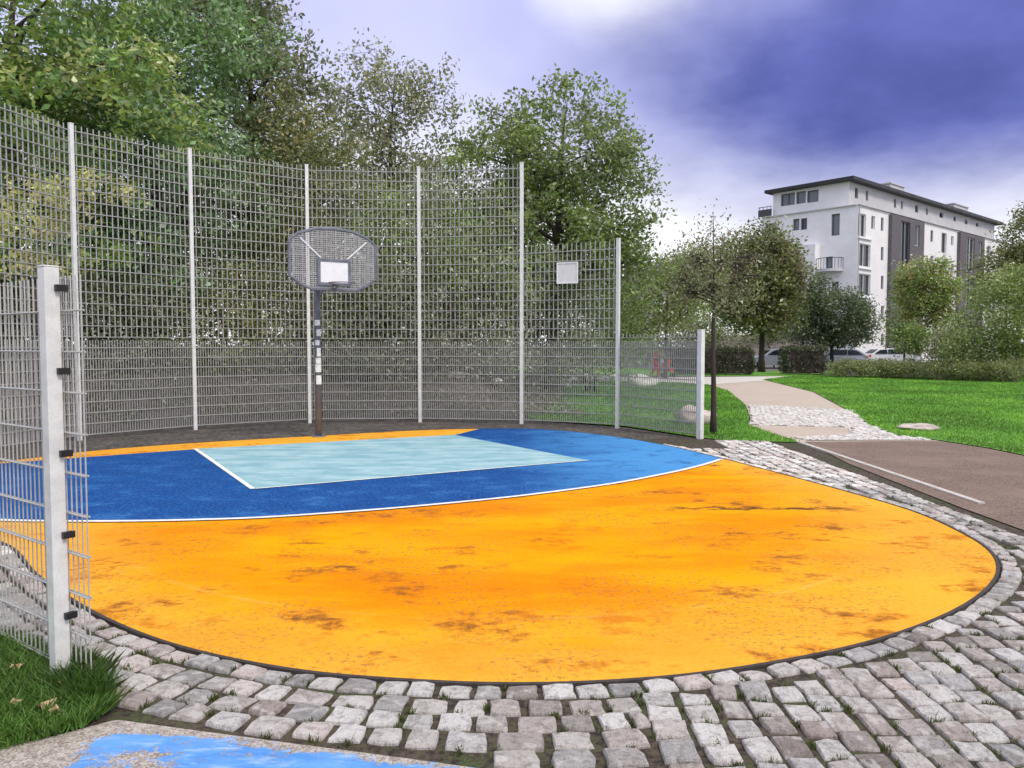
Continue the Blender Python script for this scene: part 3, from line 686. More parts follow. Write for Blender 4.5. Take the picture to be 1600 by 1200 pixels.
# the wood beyond, a dark mass closing the gaps
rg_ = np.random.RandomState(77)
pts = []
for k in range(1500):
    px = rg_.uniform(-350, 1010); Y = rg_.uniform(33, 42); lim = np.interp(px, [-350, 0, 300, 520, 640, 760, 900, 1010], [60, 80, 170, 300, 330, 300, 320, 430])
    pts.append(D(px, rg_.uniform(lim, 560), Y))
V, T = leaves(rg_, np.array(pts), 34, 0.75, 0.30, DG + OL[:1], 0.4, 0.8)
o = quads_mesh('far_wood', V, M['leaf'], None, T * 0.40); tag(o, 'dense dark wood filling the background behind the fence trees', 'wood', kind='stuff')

pts = []
for k in range(900):
    x_, y_ = rg_.uniform(-16, 1.5), rg_.uniform(14, 25)
    if y_ > 18.3 - 0.05 * (x_ + 2.5) ** 2 * (1 if x_ < -2.5 else 0.55): pts.append((x_, y_, max(0, bank_h(x_, y_)) + 0.10))
V, T = leaves(rg_, np.array(pts), 26, 0.30, 0.11, [(.07, .075, .05), (.12, .11, .085), (.05, .06, .035), (.16, .14, .11)], 0.7, 0.35)
o = quads_mesh('ground_cover', V, M['leaf'], None, T); tag(o, 'low dull ground cover and litter on the bank behind the fence', 'ground cover', kind='stuff')
# right-hand background planting
tree('small_tree', 'slim young tree with sparse pinkish-grey crown beside the fence end post', 'tree', at_g(1116, 14.8), [blob(1115, 430, 70, 75, 14.8), blob(1075, 440, 50, 40, 14.6), blob(1160, 450, 40, 40, 15), blob(1110, 370, 25, 55, 14.8)], 150, 26, 0.20, 0.062, [(.10, .10, .055), (.13, .10, .075), (.09, .12, .035), (.14, .14, .07)], 60, 0.066, 'bark_dark', limbs=20, twigs=260, up=0.2, flat=1.0)
tree('round_tree', 'rounded olive-green tree in front of the white gable', 'tree', at_g(1190, 50), [blob(1185, 420, 66, 70, 50), blob(1155, 460, 45, 45, 49), blob(1225, 435, 34, 58, 50), blob(1190, 490, 60, 35, 50)], 460, 60, 0.5, 0.24, [(.10, .12, .035), (.07, .085, .028), (.13, .14, .045), (.05, .06, .022), (.17, .13, .09)], 61, 0.22, 'bark_dark', limbs=20, twigs=40)
tree('small_tree', 'dark spreading evergreen below the white house corner', 'tree', at_g(1300, 56), [blob(1305, 490, 56, 42, 56), blob(1258, 485, 42, 36, 55), blob(1335, 512, 30, 28, 56), blob(1275, 438, 20, 22, 55), blob(1290, 525, 60, 18, 56)], 330, 60, 0.5, 0.22, [(.045, .075, .04), (.07, .095, .055), (.10, .12, .08), (.035, .055, .03)], 62, 0.15, 'bark_dark', limbs=18, twigs=30)
tree('small_tree', 'yellowing upright tree with pale stem before the dark brick bay', 'tree', at_g(1463, 44), [blob(1460, 450, 32, 48, 44), blob(1430, 455, 30, 48, 45), blob(1455, 490, 32, 22, 44)], 220, 50, 0.42, 0.18, YG[:2] + OL[:2] + [(.26, .20, .07)], 63, 0.07, 'bark_pale', limbs=18, twigs=30)
tree('small_tree', 'bright willow-like bush at the right edge beyond the lawn', 'shrub', at_g(1570, 38), [blob(1575, 505, 80, 85, 38), blob(1520, 540, 52, 50, 38), blob(1620, 480, 70, 80, 38)], 420, 64, 0.42, 0.15, [(.15, .20, .06), (.19, .235, .08), (.10, .145, .04), (.23, .26, .12)], 64, 0.12, 'bark', limbs=20, twigs=40)
tree('small_tree', 'dark tree at the right edge standing above the bright bush', 'tree', at_g(1590, 58), [blob(1600, 380, 32, 70, 58), blob(1560, 430, 45, 48, 58), blob(1610, 440, 50, 60, 58)], 300, 56, 0.6, 0.24, [(.06, .08, .025), (.10, .11, .04), (.14, .14, .05)], 65, 0.2, 'bark_dark', limbs=18, twigs=30)
tree('shrub', 'light green shrub left of the slim young tree beyond the lawn', 'shrub', at_g(1040, 40), [blob(1040, 460, 70, 55, 40), blob(1090, 440, 45, 50, 41), blob(1000, 480, 40, 45, 40)], 330, 56, 0.45, 0.17, GG[:2] + [(.17, .20, .07), (.20, .17, .11), (.14, .17, .09)], 66, 0.12, limbs=18, twigs=40)
tree('shrub', 'green shrub before the dark brick bay, left of the yellowing tree', 'shrub', at_g(1412, 50), [blob(1412, 500, 24, 40, 50), blob(1420, 450, 20, 35, 51), blob(1425, 530, 40, 22, 49)], 150, 50, 0.45, 0.18, GG + MG[:1], 67, 0.08, limbs=12, twigs=20)
tree('shrub', 'brownish shrub right of the pale stem below the bright bush', 'shrub', at_g(1487, 42), [blob(1487, 545, 34, 30, 42)], 90, 50, 0.35, 0.15, [(.20, .17, .11), (.17, .16, .09), (.13, .14, .07)], 68, 0.05, limbs=10, twigs=20, fork=0.1)
tree('broadleaf_tree', 'distant treetop showing above the light shrub left of the gable', 'tree', at_g(1120, 75), [blob(1105, 420, 40, 45, 75), blob(1060, 430, 40, 40, 75), blob(1150, 450, 40, 50, 75)], 200, 46, 0.8, 0.32, DG + OL[:1], 69, 0.2, limbs=14, twigs=20)
tree('shrub', 'grey twiggy shrub under the round tree beside the mauve wall', 'shrub', at_g(1210, 60), [blob(1212, 522, 40, 22, 60), blob(1165, 528, 30, 18, 60)], 110, 40, 0.4, 0.17, GY, 70, 0.06, limbs=14, twigs=60, fork=0.1)
tree('shrub', 'dark shrub mass low behind the red pushchair and the fence end', 'shrub', at_g(1050, 62), [blob(1050, 520, 80, 36, 62), blob(1110, 525, 45, 30, 62), blob(970, 520, 50, 40, 62)], 260, 50, 0.55, 0.22, DG + GG[:1], 71, 0.1, limbs=16, twigs=30, fork=0.1)
low = [(1335, 40.5, 'leftmost low rounded shrub along the lawn below the parked cars'), (1385, 39.5, 'second low rounded shrub from the left along the lawn'), (1432, 38.5, 'third low rounded shrub along the lawn, left of the pale stem'), (1482, 37, 'fourth low rounded shrub along the lawn, right of the pale stem'), (1535, 36, 'fifth low shrub along the lawn below the bright bush'), (1590, 35, 'rightmost low shrub along the lawn at the picture edge')]
for k, (px, Y, lb) in enumerate(low):
    g = at_g(px, Y); h = 0.62
    tree('low_shrub', lb, 'shrub', g, [((g[0], g[1] + 0.9, h * 0.75), (1.05, 1.0, h * 0.72)), ((g[0] + 0.5, g[1] + 1.3, h), (0.9, 0.9, h * 0.6))], 130, 50, 0.20, 0.085, [(.14, .165, .055), (.18, .20, .08), (.07, .085, .03), (.10, .12, .04)], 80 + k, 0.03, group='low shrubs edging the lawn', fork=0.05, limbs=10, twigs=10, trunks=3)
# clipped hedges
def hedge(label, px0, px1, Y, h, seed):
    x0, x1 = (px0 - 800) / F * Y, (px1 - 800) / F * Y; root = empty('clipped_hedge', ((x0 + x1) / 2, Y + 0.6, 0)); tag(root, label, 'hedge', 'clipped hedges along the street')
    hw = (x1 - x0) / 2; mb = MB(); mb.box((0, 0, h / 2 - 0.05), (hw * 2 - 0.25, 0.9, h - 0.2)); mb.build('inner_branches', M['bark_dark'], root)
    r_ = np.random.RandomState(seed); pts = []
    for k in range(int(260 * hw)):
        f = r_.randint(3); u, v = r_.uniform(-1, 1, 2)
        pts.append([(u * hw, -0.6 + r_.uniform(0, .15), h * (v * .5 + .5)), (u * hw, v * .6, h + r_.normal(0, .04)), ((1 if u > 0 else -1) * hw, v * .6, h * r_.uniform(0, 1))][f])
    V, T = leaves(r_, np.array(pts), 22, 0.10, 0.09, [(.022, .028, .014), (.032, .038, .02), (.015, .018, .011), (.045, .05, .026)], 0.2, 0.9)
    quads_mesh('foliage', V, M['leaf'], root, T)
hedge('dark clipped hedge behind the slim young tree', 1062, 1178, 45, 1.5, 1)
hedge('dark clipped hedge block between the two parked silver cars', 1229, 1292, 45.5, 1.55, 2)

# ------------------------------------------------------------------ grass blades
def blades(name, poly, n, h, seed, label, near=False, ymax=60, pal=None):
    r_ = np.random.RandomState(seed); P = np.array([(p[0], p[1]) for p in poly]); lo, hi = P.min(0), P.max(0); hi[1] = min(hi[1], ymax); out = []
    path_ = None
    while len(out) < n:
        if near: c = r_.uniform(lo, hi, (4000, 2))
        else:   # denser close to the camera
            y = lo[1] * (hi[1] / lo[1]) ** r_.rand(4000); c = np.stack([r_.uniform(lo[0], hi[0], 4000), y], 1)
        x0, y0 = c[:, 0], c[:, 1]; ins = np.zeros(len(c), bool); j = len(P) - 1
        for i in range(len(P)):
            xi, yi = P[i]; xj, yj = P[j]
            with np.errstate(divide='ignore', invalid='ignore'):
                cr_ = ((yi > y0) != (yj > y0)) & (x0 < (xj - xi) * (y0 - yi) / (yj - yi) + xi)
            ins ^= cr_; j = i
        px = 800 + F * c[:, 0] / c[:, 1]; ins &= (px > -60) & (px < 1660)
        out += list(c[ins])
    c = np.array(out[:n]); hh = h * r_.uniform(0.5, 1.3, n); sc_ = np.ones(n) if near else np.clip(c[:, 1] / 10, 1, 4)
    ang = r_.uniform(0, 6.28, n); wd = (0.0045 if near else 0.006) * sc_; ln = r_.normal(0, 0.5, (n, 2)) * hh[:, None]
    b = np.stack([c[:, 0], c[:, 1], np.zeros(n)], 1); s_ = np.stack([np.cos(ang) * wd, np.sin(ang) * wd, np.zeros(n)], 1)
    tip = b + np.stack([ln[:, 0], ln[:, 1], hh], 1); mid = b * 0.45 + tip * 0.55; mid[:, 2] = hh * 0.68
    V = np.stack([b - s_, b + s_, mid + s_ * 0.6, tip, mid - s_ * 0.6], 1)
    pal = np.array(pal or [(.15, .42, .035), (.10, .31, .028), (.25, .52, .065), (.06, .19, .02)])
    from mathutils import noise as mn_
    pat = np.array([mn_.noise(Vector((x_ * 0.45, y_ * 0.45, seed))) + 0.6 * mn_.noise(Vector((x_ * 1.7, y_ * 1.7, seed + 5))) for x_, y_ in c])[:, None]
    T = pal[r_.randint(0, len(pal), n)] * r_.uniform(0.75, 1.25, (n, 1)) * (1 + 0.55 * np.clip(pat, -0.9, 0.9)) * np.where(pat > 0, 1, 1) * (1 + np.array([[0.5, 0.1, 0.3]]) * np.clip(pat, 0, 1))
    o = quads_mesh(name, V, M['grass_blade'], None, T, 5); tag(o, label, 'grass', kind='stuff'); return o
blades('grass', lawn_r, 70000, 0.045, 1, 'short bright lawn grass right of the path', ymax=44)
blades('grass', lawn_l, 40000, 0.05, 2, 'lawn grass behind the end of the fence')
blades('grass', [(-2.35 + (p[0] + 2.35) * 1.05, 3.7 + (p[1] - 3.7) * 1.06) for p in GRASS], 9500, 0.085, 3, 'long grass tuft at the foot of the near fence post', True, pal=[(.09, .25, .03), (.13, .31, .04), (.06, .16, .02), (.20, .34, .08)])
blades('grass', [tuple(G(*p)[:2]) for p in [(110, 1045), (150, 1060), (178, 1100), (120, 1112), (90, 1080)]], 1600, 0.13, 4, 'taller grass blades right of the near post', True, pal=[(.06, .17, .02), (.08, .20, .03), (.04, .11, .015)])
# moss and blades in the cobble joints
r_ = np.random.RandomState(9); joint = []
for (x, y, a_, b_, ang) in stones[:520]:
    if r_.rand() < 0.7:
        s_ = r_.choice([-1, 1]); ax = Vector((math.cos(ang), math.sin(ang))); ay = Vector((-ax.y, ax.x))
        e = (ax * s_ * (a_ / 2 + 0.012) + ay * r_.uniform(-.4, .4) * b_) if r_.rand() < 0.5 else (ay * s_ * (b_ / 2 + 0.012) + ax * r_.uniform(-.4, .4) * a_)
        for k in range(r_.randint(8, 30)): joint.append((x + e.x + r_.normal(0, .012), y + e.y + r_.normal(0, .012)))
c = np.array(joint); c = c[[not inside(p, outline) for p in joint]]; n = len(c)
hh = r_.uniform(0.002, 0.016, n) * np.where(r_.rand(n) < 0.06, 2.2, 1); ang = r_.uniform(0, 6.28, n)
b = np.stack([c[:, 0], c[:, 1], np.full(n, -0.017)], 1); s_ = np.stack([np.cos(ang) * .005, np.sin(ang) * .005, np.zeros(n)], 1)
tip = b + np.stack([r_.normal(0, .012, n), r_.normal(0, .012, n), hh + 0.02], 1)
o = quads_mesh('joint_moss', np.stack([b - s_, b + s_, tip], 1), M['grass_blade'], PAVE, np.array([(.075, .095, .03)]) * r_.uniform(.4, 1.5, (n, 1)), 3); tag(o, kind='stuff')

# ------------------------------------------------------------------ tall ball fence
def fence_xy(px, Y): return Vector(((px - 800) / F * Y, Y))
FP = [(Vector((-8.3, 9.5)), 5.66), (Vector((-8.5, 11.85)), 5.66), (fence_xy(121, 13.95), 5.66), (fence_xy(303, 15.7), 5.66), (fence_xy(483, 17.1), 5.66), (fence_xy(656, 17.3), 5.66), (fence_xy(815, 16.9), 5.66), (fence_xy(965, 16.0), 3.90), (fence_xy(1095, 14.1), 1.98)]
TOPS = [5.66, 5.66, 5.66, 5.66, 5.66, 5.66, 3.88, 1.93]
FENCE = empty('ball_fence', (FP[4][0].x, FP[4][0].y, 0)); tag(FENCE, 'tall curved galvanised mesh fence closing the back of the court', 'fence')
def loc(v): return Vector(v) - Vector((FP[4][0].x, FP[4][0].y, 0))
LOWZ = 1.80
def rods_panel(mb, a_, b_, z0, z1, vs_, hs, tv, th):
    L = (b_ - a_).length; d = (b_ - a_).normalized(); ang = math.atan2(d.y, d.x); n = int(L / vs_)
    for k in range(1, n + 1):
        p = a_ + d * (L * k / (n + 1)); mb.box(loc((p.x, p.y, (z0 + z1) / 2)), (tv, tv, z1 - z0), ang)
    z = z0
    while z <= z1 + 1e-3:
        p = (a_ + b_) / 2; nrm = Vector((-d.y, d.x))
        for s_ in (-1, 1): q_ = p + nrm * s_ * (tv / 2 + th / 2); mb.box(loc((q_.x, q_.y, z)), (L - 0.02, th, th), ang)
        z += hs
for k in range(len(FP)):
    p, h = FP[k]; t = (FP[min(k + 1, len(FP) - 1)][0] - FP[max(k - 1, 0)][0]); ang = math.atan2(t.y, t.x)
    wdt = 0.070 if k < 8 else 0.10
    mb = MB(); mb.box(loc((p.x, p.y, h / 2 - 0.15)), (wdt, 0.06 if k < 8 else 0.09, h + 0.3), ang); mb.box(loc((p.x, p.y, h + 0.008)), (wdt + 0.008, 0.068 if k < 8 else 0.098, 0.016), ang)
    po = mb.build('post', M['galv_post'], FENCE)
for k in range(len(FP) - 1):
    a_, b_ = FP[k][0], FP[k + 1][0]; d = (b_ - a_).normalized(); nrm = Vector((-d.y, d.x)) * 0.055      # mesh on the outer side of the posts
    a2, b2 = a_ + nrm, b_ + nrm
    mb = MB(); rods_panel(mb, a2, b2, 0.06, min(LOWZ, TOPS[k]), 0.05, 0.20, 0.0125, 0.016); o = mb.build('lower_mesh', M['galv'], FENCE); tag(o, kind='stuff')
    if TOPS[k] > LOWZ + 0.1:
        mb = MB(); rods_panel(mb, a2, b2, LOWZ + 0.06, TOPS[k], 0.105, 0.2055, 0.0155, 0.014); o = mb.build('upper_mesh', M['galv'], FENCE); tag(o, kind='stuff')
# white plate on the fence
a_, b_ = FP[6][0], FP[7][0]; d = (b_ - a_).normalized(); p = D(889, 427, 16.45); ang = math.atan2(d.y, d.x); pr = a_ + d * ((Vector((p.x, p.y)) - a_).dot(d)) + Vector((d.y, -d.x)) * 0.09
o = empty('wall_plate', (pr.x, pr.y, p.z), ang); o.name = 'sign_plate'; tag(o, 'blank white square plate fixed high on the fence mesh', 'sign')
mb = MB(); mb.box((0, 0, 0), (0.46, 0.012, 0.40)); mb.build('panel', simple('plate_white', (0.70, 0.70, 0.69), 0.5, 0.08, 8), o)
mb = MB()
for s_ in (-1, 1): mb.box((s_ * 0.225, -0.008, 0), (0.025, 0.02, 0.45)); mb.box((0, -0.008, s_ * 0.2125), (0.425, 0.02, 0.025))
mb.build('rim', M['white_paint'], o)

# ------------------------------------------------------------------ near fence
pA = G(140, 1060).to_2d(); npost = G(95, 1072).to_2d()
pdir = Vector((-0.8, 0.57)).normalized()
NF = empty('mesh_fence', (npost.x, npost.y, 0), math.atan2(pdir.y, pdir.x)); tag(NF, 'near end of a low double-rod mesh fence with square steel post at left edge', 'fence')
# local frame: +x runs away to the left along the fence, +y points to the viewer's side or the court
side = -1 if (Vector((pdir.y, -pdir.x)).dot(Vector((0.3, 1))) > 0) else 1          # court side
def nl(x, y, z): return (x, y, z)
mb = MB(); H = 2.08; mb.box((0, 0, H / 2 - 0.1), (0.07, 0.07, H + 0.2)); mb.box((0, 0, H + 0.004), (0.074, 0.074, 0.008)); o = mb.build('post', M['galv_post'], NF)
bv = o.modifiers.new('b', 'BEVEL'); bv.width = 0.006; bv.segments = 2
ym = side * 0.055; x0 = -0.20; x1 = 1.75; z0, z1 = 0.04, 2.04
rod_v = bpy.data.meshes.new('rod'); mbv = MB(); mbv.tube([(0, 0, z0), (0, 0, z1)], 0.0040, 6); rod_v = mbv.mesh('rod'); rod_v.materials.append(M['galv_near'])
mbh = MB(); mbh.tube([(x0 - 0.01, 0, 0), (x1, 0, 0)], 0.0050, 6); rod_h = mbh.mesh('cross_rod'); rod_h.materials.append(M['galv_near'])
x = x0
while x <= x1:
    o = bpy.data.objects.new('rod', rod_v); o.location = (x, ym, 0); link(o, NF); x += 0.05
z = z0 + 0.03
while z <= z1:
    for s_ in (-1, 1):
        o = bpy.data.objects.new('cross_rod', rod_h); o.location = (0, ym + s_ * 0.0074, z); link(o, NF)
    z += 0.2
for k in range(5):
    zc = 0.36 + k * 0.405
    mb = MB(); mb.box((-0.047, side * 0.036, zc), (0.024, 0.055, 0.032)); o = mb.build('clamp', M['black_plastic'], NF)
o = None
# second post out at the left
mb = MB(); mb.box((2.45, 0, 0.94), (0.07, 0.07, 2.28)); 

# ------------------------------------------------------------------ basketball hoop
hp = G(498, 682).to_2d(); fwd = Vector((0.54, -0.84)).normalized(); ang = math.atan2(fwd.y, fwd.x)
HOOP = empty('basketball_hoop', (hp.x, hp.y, 0), ang); tag(HOOP, 'streetball hoop with fan-shaped mesh backboard on a dark stickered pole', 'basketball hoop')
BX = 0.92; BZ = 2.68                          # board plane (local x), board bottom
mb = MB(); mb.tube([(0, 0, -0.1), (0, 0, 2.62), (0.04, 0, 2.76), (0.16, 0, 2.84)], [0.062, 0.062, 0.062, 0.055], 14); mb.build('pole', M['pole_blue'], HOOP, True)
mb = MB(); mb.tube([(0, 0, -0.01), (0, 0, 0.02)], 0.13, 16); mb.build('base_plate', M['pole_blue'], HOOP)
mb = MB(); mb.box(((0.1 + BX) / 2, 0, 2.80), (BX - 0.06, 0.10, 0.10)); mb.tube([(0.03, 0, 2.55), (BX - 0.06, 0.0, 2.95)], 0.022, 8); mb.build('arm', M['pole_blue'], HOOP)
# board outline in (y, z), y to the board's left seen from court
bo = [(-0.78, 0.22), (-0.78, 0.82), (-0.62, 0.94), (-0.35, 1.03), (0, 1.06), (0.35, 1.03), (0.62, 0.94), (0.78, 0.82), (0.78, 0.22), (0.60, 0.08), (0.40, 0.0), (-0.40, 0.0), (-0.60, 0.08)]
mb = MB()
loop = [(BX, y, BZ + z) for y, z in bo]; mb.tube(loop + [loop[0]], 0.027, 6, False); mb.build('board_frame', M['pole_blue'], HOOP)
mb = MB()
def zspan(y):
    zs = []
    for (ya, za), (yb, zb) in zip(bo, bo[1:] + bo[:1]):
        if (ya <= y < yb) or (yb <= y < ya): zs.append(za + (zb - za) * (y - ya) / (yb - ya))
    return min(zs), max(zs)
def yspan(z):
    ys_ = []
    for (ya, za), (yb, zb) in zip(bo, bo[1:] + bo[:1]):
        if (za <= z < zb) or (zb <= z < za): ys_.append(ya + (yb - ya) * (z - za) / (zb - za))
    return min(ys_), max(ys_)
y = -0.76
while y < 0.77:
    a_, b_ = zspan(y); mb.box((BX, y, BZ + (a_ + b_) / 2), (0.006, 0.011, b_ - a_)); y += 0.033
z = 0.03
while z < 1.05:
    a_, b_ = yspan(z); mb.box((BX + 0.007, (a_ + b_) / 2, BZ + z), (0.006, b_ - a_, 0.011)); z += 0.036
tag(mb.build('board_mesh', simple('board_steel', (0.40, 0.40, 0.42), 0.5, 0.1, 20), HOOP), kind='stuff')
mb = MB(); mb.box((BX + 0.022, 0.0, BZ + 0.30), (0.014, 0.50, 0.36)); mb.build('target_panel', M['white_paint'], HOOP)
mb = MB()
for s_ in (-1, 1): mb.box((BX + 0.026, s_ * 0.275, BZ + 0.30), (0.026, 0.05, 0.46))
mb.box((BX + 0.026, 0, BZ + 0.505), (0.026, 0.50, 0.05)); mb.box((BX + 0.026, 0, BZ + 0.095), (0.026, 0.50, 0.05)); mb.build('target_frame', M['pole_blue'], HOOP)
for s_ in (-1, 1):
    mb = MB(); mb.tube([(BX + 0.02, s_ * 0.24, BZ + 0.54), (BX + 0.02, s_ * 0.60, BZ + 0.86)], 0.013, 6); mb.build('strut', M['white_paint'], HOOP)
mb = MB(); rc = (BX + 0.17 + 0.225, 0, BZ + 0.09)
mb.tube([(rc[0] + 0.225 * math.cos(t), 0.225 * math.sin(t), rc[2]) for t in np.linspace(0, 2 * math.pi, 25)], 0.010, 6, False)
mb.box((BX + 0.10, 0, rc[2]), (0.16, 0.11, 0.025)); mb.tube([(BX + 0.03, 0, rc[2] - 0.13), (BX + 0.17, 0, rc[2] - 0.01)], 0.012, 6); mb.build('rim', simple('rim_steel', (0.16, 0.15, 0.16), 0.5, 0.2, 15), HOOP)
r_ = np.random.RandomState(4); z = 0.98
while z < 2.15:
    hgt = r_.uniform(0.09, 0.17); a0 = r_.uniform(-1.6, -0.9) + R(20); a1 = a0 + r_.uniform(1.2, 2.1); mb = MB(); L = []
    for t in np.linspace(a0, a1, 7): L += [(0.0645 * math.cos(t), 0.0645 * math.sin(t), z), (0.0645 * math.cos(t), 0.0645 * math.sin(t), z + hgt)]
    mb.add(L, [(2 * i, 2 * i + 2, 2 * i + 3, 2 * i + 1) for i in range(6)]); o = mb.build('sticker', M['sticker'], HOOP); z += hgt + r_.uniform(0.01, 0.08)

# ------------------------------------------------------------------ apartment building
brick = simple('dark_brick', (0.125, 0.112, 0.13), 0.9, 0.2, 2.5, bump=0.2); render_w = simple('white_render', (0.80, 0.80, 0.82), 0.85, 0.06, 0.5, bump=0.1); render_g = simple('grey_render', (0.52, 0.52, 0.55), 0.85, 0.08, 0.8, bump=0.1)
roof_m = simple('roof_edge', (0.009, 0.009, 0.011), 0.5, 0.2, 2); frame_m = simple('window_frame', (0.13, 0.13, 0.15), 0.5, 0.15, 4); frame_w = simple('window_frame_white', (0.62, 0.63, 0.65), 0.5, 0.1, 4)
q = NT('window_glass'); q.col((0.025, 0.032, 0.045)); q.rough(0.06); q.b.inputs['Specular IOR Level'].default_value = 0.5; pane_m = q.m
q = NT('window_glass_reflect'); q.col((0.13, 0.16, 0.20)); q.rough(0.08); pane_2 = q.m; prs = random.Random(5)  # lighter pane: bluish-grey reflection put into the glass colour, no blind behind
q = NT('balcony_glass'); q.col((0.30, 0.42, 0.42)); q.rough(0.1); bal_m = q.m
rail_m = simple('dark_rail', (0.05, 0.05, 0.055), 0.5, 0.2, 4)
Ud = Vector((0.755, 0.656)).normalized(); Vd = Vector((-Ud.y, Ud.x)); CB = Vector(((1336 - 800) / F * 71, 71.0))
BLD = empty('apartment_building', (CB.x, CB.y, 0), math.atan2(Ud.y, Ud.x)); tag(BLD, 'white five-storey apartment block with dark brick bays and set-back top floor', 'building')
# local frame: x along the right-hand front, y along the gable; wall faces look to -y and -x
def on_front(px, py, off=0.0):
    d = ray(px, py); o_ = Vector((0, 0)) - CB - Vd * off; k = (-(o_.dot(Vd))) / Vector((d.x, d.y)).dot(Vd)
    P = Vector((d.x, d.y)) * k; return (P - CB).dot(Ud), EYE + d.z * k
def on_gable(px, py, off=0.0):
    d = ray(px, py); o_ = Vector((0, 0)) - CB - Ud * off; k = (-(o_.dot(Ud))) / Vector((d.x, d.y)).dot(Ud)
    P = Vector((d.x, d.y)) * k; return (P - CB).dot(Vd), EYE + d.z * k
def facade(name, o_, ax, L, h0, h1, wins, mat, flip=False, depth=0.22):
    """wall with real window openings and reveals; ax 'x': runs +x, outward -y;  ax 'y': runs +y, outward -x"""
    def P(s_, z, d): return (o_[0] + s_, o_[1] + d, z) if ax == 'x' else (o_[0] + d, o_[1] + s_, z)
    ss = sorted({0.0, L} | {round(v, 3) for w_ in wins for v in (w_[0], w_[1])}); zz = sorted({h0, h1} | {round(v, 3) for w_ in wins for v in (w_[2], w_[3])})
    ss = [s_ for s_ in ss if 0 <= s_ <= L]; zz = [z for z in zz if h0 <= z <= h1]; mb = MB()
    for a_, b_ in zip(ss[:-1], ss[1:]):
        for c, d in zip(zz[:-1], zz[1:]):
            ms, mz = (a_ + b_) / 2, (c + d) / 2
            if any(w_[0] < ms < w_[1] and w_[2] < mz < w_[3] for w_ in wins): continue
            mb.add([P(a_, c, 0), P(b_, c, 0), P(b_, d, 0), P(a_, d, 0)], [(0, 1, 2, 3)])
    for w_ in wins:
        a_, b_, c, d = [round(v, 3) for v in w_[:4]]; q_ = [(a_, c), (b_, c), (b_, d), (a_, d)]
        mb.add([P(*e, 0) for e in q_] + [P(*e, depth) for e in q_], [(i, (i + 1) % 4, 4 + (i + 1) % 4, 4 + i) for i in range(4)])
    mb.build(name, mat, BLD)
    for w_ in wins:
        a_, b_, c, d = w_[:4]; fm = w_[4] if len(w_) > 4 else frame_m; t = 0.09; mb = MB()
        def bx(s0, s1, z0_, z1_, dd, th):
            c_ = P((s0 + s1) / 2, (z0_ + z1_) / 2, dd); sz = (s1 - s0, th, z1_ - z0_) if ax == 'x' else (th, s1 - s0, z1_ - z0_); return c_, sz
        for r4 in ((a_, a_ + t, c, d), (b_ - t, b_, c, d), (a_ + t, b_ - t, c, c + t), (a_ + t, b_ - t, d - t, d)): mb.box(*bx(*r4, depth - 0.05, 0.08))
        nm = max(0, int(round((b_ - a_) / 1.0)) - 1)
        for k in range(nm): s_ = a_ + (b_ - a_) * (k + 1) / (nm + 1); mb.box(*bx(s_ - 0.05, s_ + 0.05, c + t, d - t, depth - 0.05, 0.08))
        f = mb.build('window', fm, BLD); mb = MB(); mb.box(*bx(a_ + 0.01, b_ - 0.01, c + 0.01, d - 0.01, depth + 0.02, 0.03)); mb.build('pane', pane_2 if prs.random() < 0.4 else pane_m, f)
def rect(fn, x0, y0, x1, y1, *extra):
    s0, za = fn(x0, (y0 + y1) / 2)[0], fn((x0 + x1) / 2, y0)[1]; s1, zb = fn(x1, (y0 + y1) / 2)[0], fn((x0 + x1) / 2, y1)[1]
    return (min(s0, s1), max(s0, s1), min(za, zb), max(za, zb)) + extra
HM = on_front(1337, 319)[1]
sW = on_front(1387, 400)[0]; sB1 = on_front(1438, 400)[0]; sW2 = on_front(1495, 400)[0]; sB2 = on_front(1533, 400)[0]; LT = on_front(1572, 400)[0]
wf = [rect(on_front, 1341, 334, 1353, 370, frame_w), rect(on_front, 1341, 381, 1360, 417, frame_w), rect(on_front, 1341, 428, 1360, 462, frame_w), rect(on_front, 1341, 474, 1360, 505, frame_w)]
wf += [rect(on_front, 1361.5, 337.5, 1367, 358.5, frame_w)] + [rect(on_front, 1376.5, y, 1380.5, y + 21) for y in (340, 386, 431, 478)] + [rect(on_front, 1376.5, 522, 1380.5, 540)]
facade('white_wall', (0, 0), 'x', sW, -0.1, HM, wf, render_w)
wb = [rect(on_front, 1402, 347, 1416, 425), rect(on_front, 1424, 352, 1431, 385, frame_w), rect(on_front, 1402, 440, 1416, 500)]
wb = [(a_ - sW, b_ - sW, c, d, *e) for a_, b_, c, d, *e in wb]
facade('brick_wall', (sW, -0.35), 'x', sB1 - sW, -0.1, HM - 0.15, wb, brick)
ww = [rect(on_front, 1454, 360, 1458, 378), rect(on_front, 1471, 364, 1479, 396, frame_w), rect(on_front, 1486, 369, 1490, 384, frame_w), rect(on_front, 1454, 400, 1458, 418), rect(on_front, 1471, 410, 1479, 440, frame_w), rect(on_front, 1486, 412, 1490, 428, frame_w), rect(on_front, 1471, 452, 1479, 482, frame_w)]
ww = [(a_ - sB1, b_ - sB1, c, d, *e) for a_, b_, c, d, *e in ww]
facade('white_wall', (sB1, 0), 'x', sW2 - sB1, -0.1, HM, ww, render_w)
wb2 = [rect(on_front, 1505, 372, 1517, 425, frame_w), rect(on_front, 1524, 378, 1529, 404, frame_w), rect(on_front, 1505, 435, 1517, 480)]
wb2 = [(a_ - sW2, b_ - sW2, c, d, *e) for a_, b_, c, d, *e in wb2]
facade('brick_wall', (sW2, -0.35), 'x', sB2 - sW2, -0.1, HM - 0.15, wb2, brick)
facade('white_wall', (sB2, 0), 'x', LT - sB2, -0.1, HM, [(2, 3.2, HM - 2.6, HM - 0.8, frame_w), (2, 3.2, HM - 5.4, HM - 3.6, frame_w)], render_w)
LG = 9.8
